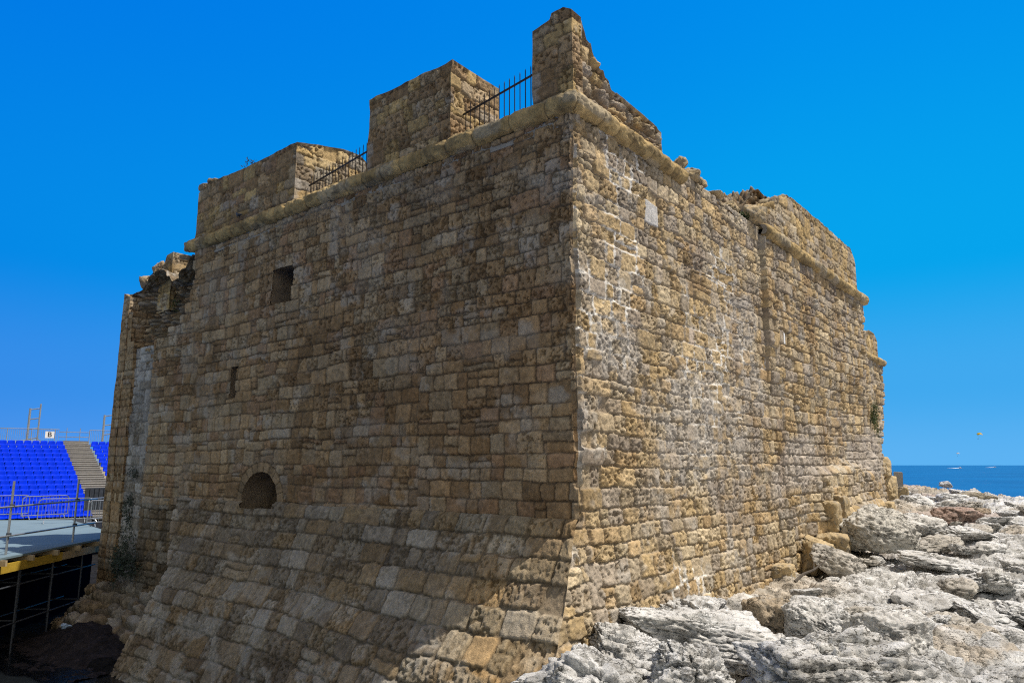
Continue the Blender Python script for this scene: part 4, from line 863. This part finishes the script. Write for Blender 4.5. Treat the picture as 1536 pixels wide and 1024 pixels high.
# seats
def seat_mesh():
    b = bmesh.new(); prof = [(-.20, .0), (-.215, .035), (-.17, .05), (0, .035), (.13, .05), (.185, .12), (.215, .26), (.225, .36), (.205, .375), (.19, .3), (.165, .16), (.12, .075)]
    prof = [(-.215, .0), (-.22, .04), (-.1, .03), (.05, .03), (.14, .07), (.18, .17), (.21, .34), (.235, .375), (.255, .36), (.225, .17), (.18, .0)]
    cols = []
    for i in range(7):
        t_ = -1 + 2 * i / 6; w = .205 * t_; bow = .03 * t_ * t_
        cols.append([b.verts.new((w * (1 - .15 * max(0, (z - .25) / .12) if abs(t_) > .6 else w and 1), y - (bow if z > .1 else 0), z + (bow * .8 if z < .1 else -bow * .6 * (z > .3)))) for y, z in prof])
    for c0, c1 in zip(cols[:-1], cols[1:]):
        for j in range(len(prof)): b.faces.new((c0[j], c1[j], c1[(j + 1) % len(prof)], c0[(j + 1) % len(prof)]))
    b.faces.new(cols[0]); b.faces.new(cols[-1][::-1]); bmesh.ops.recalc_face_normals(b, faces=b.faces)
    for f in b.faces: f.smooth = True
    me = bpy.data.meshes.new('stadium_seat'); b.to_mesh(me); b.free(); me.materials.append(SEATB); return me
SM = seat_mesh(); rz = math.atan2(AD.y, AD.x)
def put_seats(a_of, rows, ncol, label, group):
    for i in rows:
        for j in range(ncol(i)):
            o = bpy.data.objects.new('stadium_seat', SM); COL.objects.link(o); o.location = G0 + gp(a_of(j) + lean(i), i * TR + .30, Z_0 - .3 + i * RI + .12); o.rotation_euler = (0, 0, rz); o.scale = (1.13, 1, 1.05)
            tag(o, label, 'seat', group)
put_seats(lambda j: -.26 - j * SP, range(NR_), lambda i: 13 if i < NR_ - 1 else 10, 'blue plastic seat in the block left of the grey stairs', 'blue seats left of the stairs')
put_seats(lambda j: AIS + .26 + j * SP, range(3, NR_), lambda i: 3 if i < 8 else 5, 'blue plastic seat in the narrow block between the stairs and the castle', 'blue seats right of the stairs')
# letter sign
sp_ = G0 + gp(-.72, BR - .06, TOPZ + .72)
sg = empty('letter_sign', sp_, rz, label='white square sign with a black letter B on the grandstand railing', cat='sign')
m = MB(); m.box((0, 0, 0), (.56, .03, .48)); m.build('panel', WHITE, sg)
cu = bpy.data.curves.new('letter', 'FONT'); cu.body = 'B'; cu.size = .5; cu.align_x = 'CENTER'; cu.align_y = 'CENTER'; cu.extrude = .004; cu.offset = .004
to = bpy.data.objects.new('tmp', cu); me = bpy.data.meshes.new_from_object(to.evaluated_get(bpy.context.evaluated_depsgraph_get())) if False else None
COL.objects.link(to); bpy.context.view_layer.update(); me = bpy.data.meshes.new_from_object(to.evaluated_get(bpy.context.evaluated_depsgraph_get())); bpy.data.objects.remove(to)
me.name = 'letter'; me.materials.clear(); o = link('letter', me, BLACK, sg); o.rotation_euler = (R(90), 0, 0); o.location = (0, -.02, 0)
# ladder masts behind the stand
def mast(label, a_, b_, z1, w=.95, tip=.35):
    base = G0 + gp(a_, b_, TOPZ - 1.5); r = empty('ladder_mast', base, rz, label=label, cat='scaffold tower', group='ladder masts behind the grandstand'); H = z1 - base.z
    m = MB(); m.tube((0, 0, 0), (0, 0, H - tip), .075, 8); m.build('upright', TUBE, r)
    m = MB(); m.tube((w, 0, 0), (w, 0, H), .055, 8); m.build('upright', TUBE, r)
    k = int((H - tip) / .72)
    for i in range(k): m = MB(); m.tube((0, 0, H - tip - .1 - i * .72), (w, 0, H - tip + .02 - i * .72), .04, 6); m.build('rung', TUBE, r)
    m = MB(); m.tube((w, 0, 2.0), (w + .9, 0, 1.1), .025, 6); m.build('brace', TUBE, r)
mast('scaffold ladder mast behind the railing left of the B sign', -2.05, BR + .7, 7.45, .62); mast('scaffold ladder mast standing beside the castle wall', 2.75, BR + .7, 7.15, .6)
# crowd barriers and a fence panel at the foot of the stairs
def barrier(label, x, y, ang, w=2.1, h=1.1):
    r = empty('crowd_barrier', (x, y, DZ), ang, label=label, cat='barrier', group='metal crowd barriers on the stage'); m = MB()
    c = .12; pts = [(-w / 2, 0, .18), (-w / 2, 0, h - c), (-w / 2 + c, 0, h), (w / 2 - c, 0, h), (w / 2, 0, h - c), (w / 2, 0, .18), (-w / 2, 0, .18)]; m.path([Vector(p) for p in pts], .022, 6); m.build('frame', TUBE, r)
    m = MB()
    for i in range(1, 14): m.tube((-w / 2 + w * i / 14, 0, .18), (-w / 2 + w * i / 14, 0, h), .007, 5)
    m.build('bars', TUBE, r)
    for s_ in (-1, 1):
        m = MB(); x_ = s_ * w * .38; m.path([Vector(p) for p in ((x_, -.32, .0), (x_, -.2, .14), (x_, 0, .2), (x_, .2, .14), (x_, .32, .0))], .02, 6); m.build('foot', TUBE, r)
    return r
ba = rz + .1
barrier('crowd barrier at the left frame edge in front of the lowest seats', -35.6, 1.3, ba); barrier('crowd barrier second from the left frame edge', -33.6, 2.5, ba + .25)
barrier('crowd barrier standing apart nearest the guard rail, seats behind', -29.9, 2.1, ba - .15); barrier('crowd barrier at an angle between two others, right of centre', -29.4, 3.6, ba + .7)
barrier('crowd barrier closest to the castle wall', -26.6, 2.9, ba + .1)
fp = empty('fence_panel', (-38.7, 7.2, DZ), rz, label='dark slatted fence panel closing the foot of the grey stairs', cat='fence'); m = MB(); m.box((0, 0, .65), (2.0, .04, 1.3)); m.build('panel', mat('dark_panel', (.05, .06, .08), .6, ns=(6,), var=.3), fp)
for i in range(9): m = MB(); m.box((-.96 + .24 * i, -.04, .65), (.05, .04, 1.3)); m.build('slat', TUBED, fp)

# ------------------------------------------------------------ far things over the sea
def sky_at(px, py, d):
    """world point at a distance d in the direction measured from the photograph"""
    v = Vector(((px - 768) / 1060, (512 - py) / 1060, -1)).normalized(); return cam.location + cam.rotation_euler.to_matrix() @ v * d
def parasail(label, loc, w, m_c):
    r = empty('parasail', loc, R(39), label=label, cat='parasail', group='parasails over the sea'); r.rotation_euler = (R(38), 0, R(39)); b = bmesh.new(); rows = []
    for i in range(13):
        t_ = -1.25 + 2.5 * i / 12; row = []
        for j in range(7):
            p_ = -.9 + 1.8 * j / 6; row.append(b.verts.new((w / 2 * math.sin(t_), w * .35 * math.sin(p_), w * .5 * (math.cos(t_) * .8 + .2 * math.cos(p_)) + .06 * w * (i % 2))))
        rows.append(row)
    for r0, r1 in zip(rows[:-1], rows[1:]):
        for j in range(6): b.faces.new((r0[j], r1[j], r1[j + 1], r0[j + 1]))
    bmesh.ops.solidify(b, geom=b.faces[:], thickness=.05); me = bpy.data.meshes.new('canopy'); b.to_mesh(me); b.free(); link('canopy', me, m_c, r)
    m = MB()
    for s_ in (-1, -.5, 0, .5, 1): m.tube((w * .47 * s_, 0, w * .5 * (1 - .75 * s_ * s_) - .1), (0, 0, -w * .75), .03, 4)
    m.build('lines', WHITE, r)
    h = skin('rider', [(0, 0, -w * .75 - .5, .2, .15), (0, 0, -w * .75, .18, .13), (0, 0, -w * .75 + .3, .12), (-.3, 0, -w * .75 + .3, .06), (.3, 0, -w * .75 + .3, .06), (.12, .15, -w * .75 - .9, .09), (-.12, .15, -w * .75 - .9, .09)], [(0, 1), (1, 2), (1, 3), (1, 4), (0, 5), (0, 6)], BLACK, r, 1)
parasail('yellow parasail high above the sea', sky_at(1469, 653, 900), 5.5, mat('yellow_cloth', (.9, .66, .04), .7, ns=(.5,), var=.1))
parasail('tiny pale parasail lower over the sea', sky_at(1437, 681, 1500), 5.5, mat('pale_cloth', (.75, .78, .8), .7, ns=(.5,), var=.1))
def boat(label, px, d, ln):
    p = sky_at(px, 697.0, d); r = empty('motorboat', (p.x, p.y, -2.5), R(39) + .15, label=label, cat='boat', group='motorboats on the horizon'); b = bmesh.new(); ring = []
    for x, w, z0 in ((-.5, .14, 0), (-.2, .17, 0), (.2, .14, .01), (.5, .0, .06)): ring.append([b.verts.new((x * ln, -w * ln, .2 * ln)), b.verts.new((x * ln, -w * ln * .5, z0 * ln)), b.verts.new((x * ln, w * ln * .5, z0 * ln)), b.verts.new((x * ln, w * ln, .2 * ln))])
    for r0, r1 in zip(ring[:-1], ring[1:]):
        for j in range(4): b.faces.new((r0[j], r1[j], r1[(j + 1) % 4], r0[(j + 1) % 4]))
    b.faces.new(ring[0]); me = bpy.data.meshes.new('hull'); b.to_mesh(me); b.free(); link('hull', me, WHITE, r)
    m = MB(); m.box((-.05 * ln, 0, .28 * ln), (.3 * ln, .2 * ln, .16 * ln)); m.build('cabin', WHITE, r, bevel=.1)
    a_ = Acc(); X, Y = np.meshgrid(np.linspace(0, 1, 40), np.linspace(-1, 1, 7), indexing='ij'); a_.grid(np.stack([-.5 * ln - X * ln * 3.5, Y * (.12 + .12 * X) * ln, .12 + .5 * (1 - X) * (1 - Y * Y) + .2 * n2(X * 20, Y * 3, 3)], -1), A3(.85, .85, .85)); a_.build('wake', mat('sea_foam', attr=True, rough=.8), r)
boat('white motorboat trailing a long wake under the pale parasail', 1440, 1400, 6); boat('distant white motorboat right of the other on the horizon', 1492, 1900, 6)
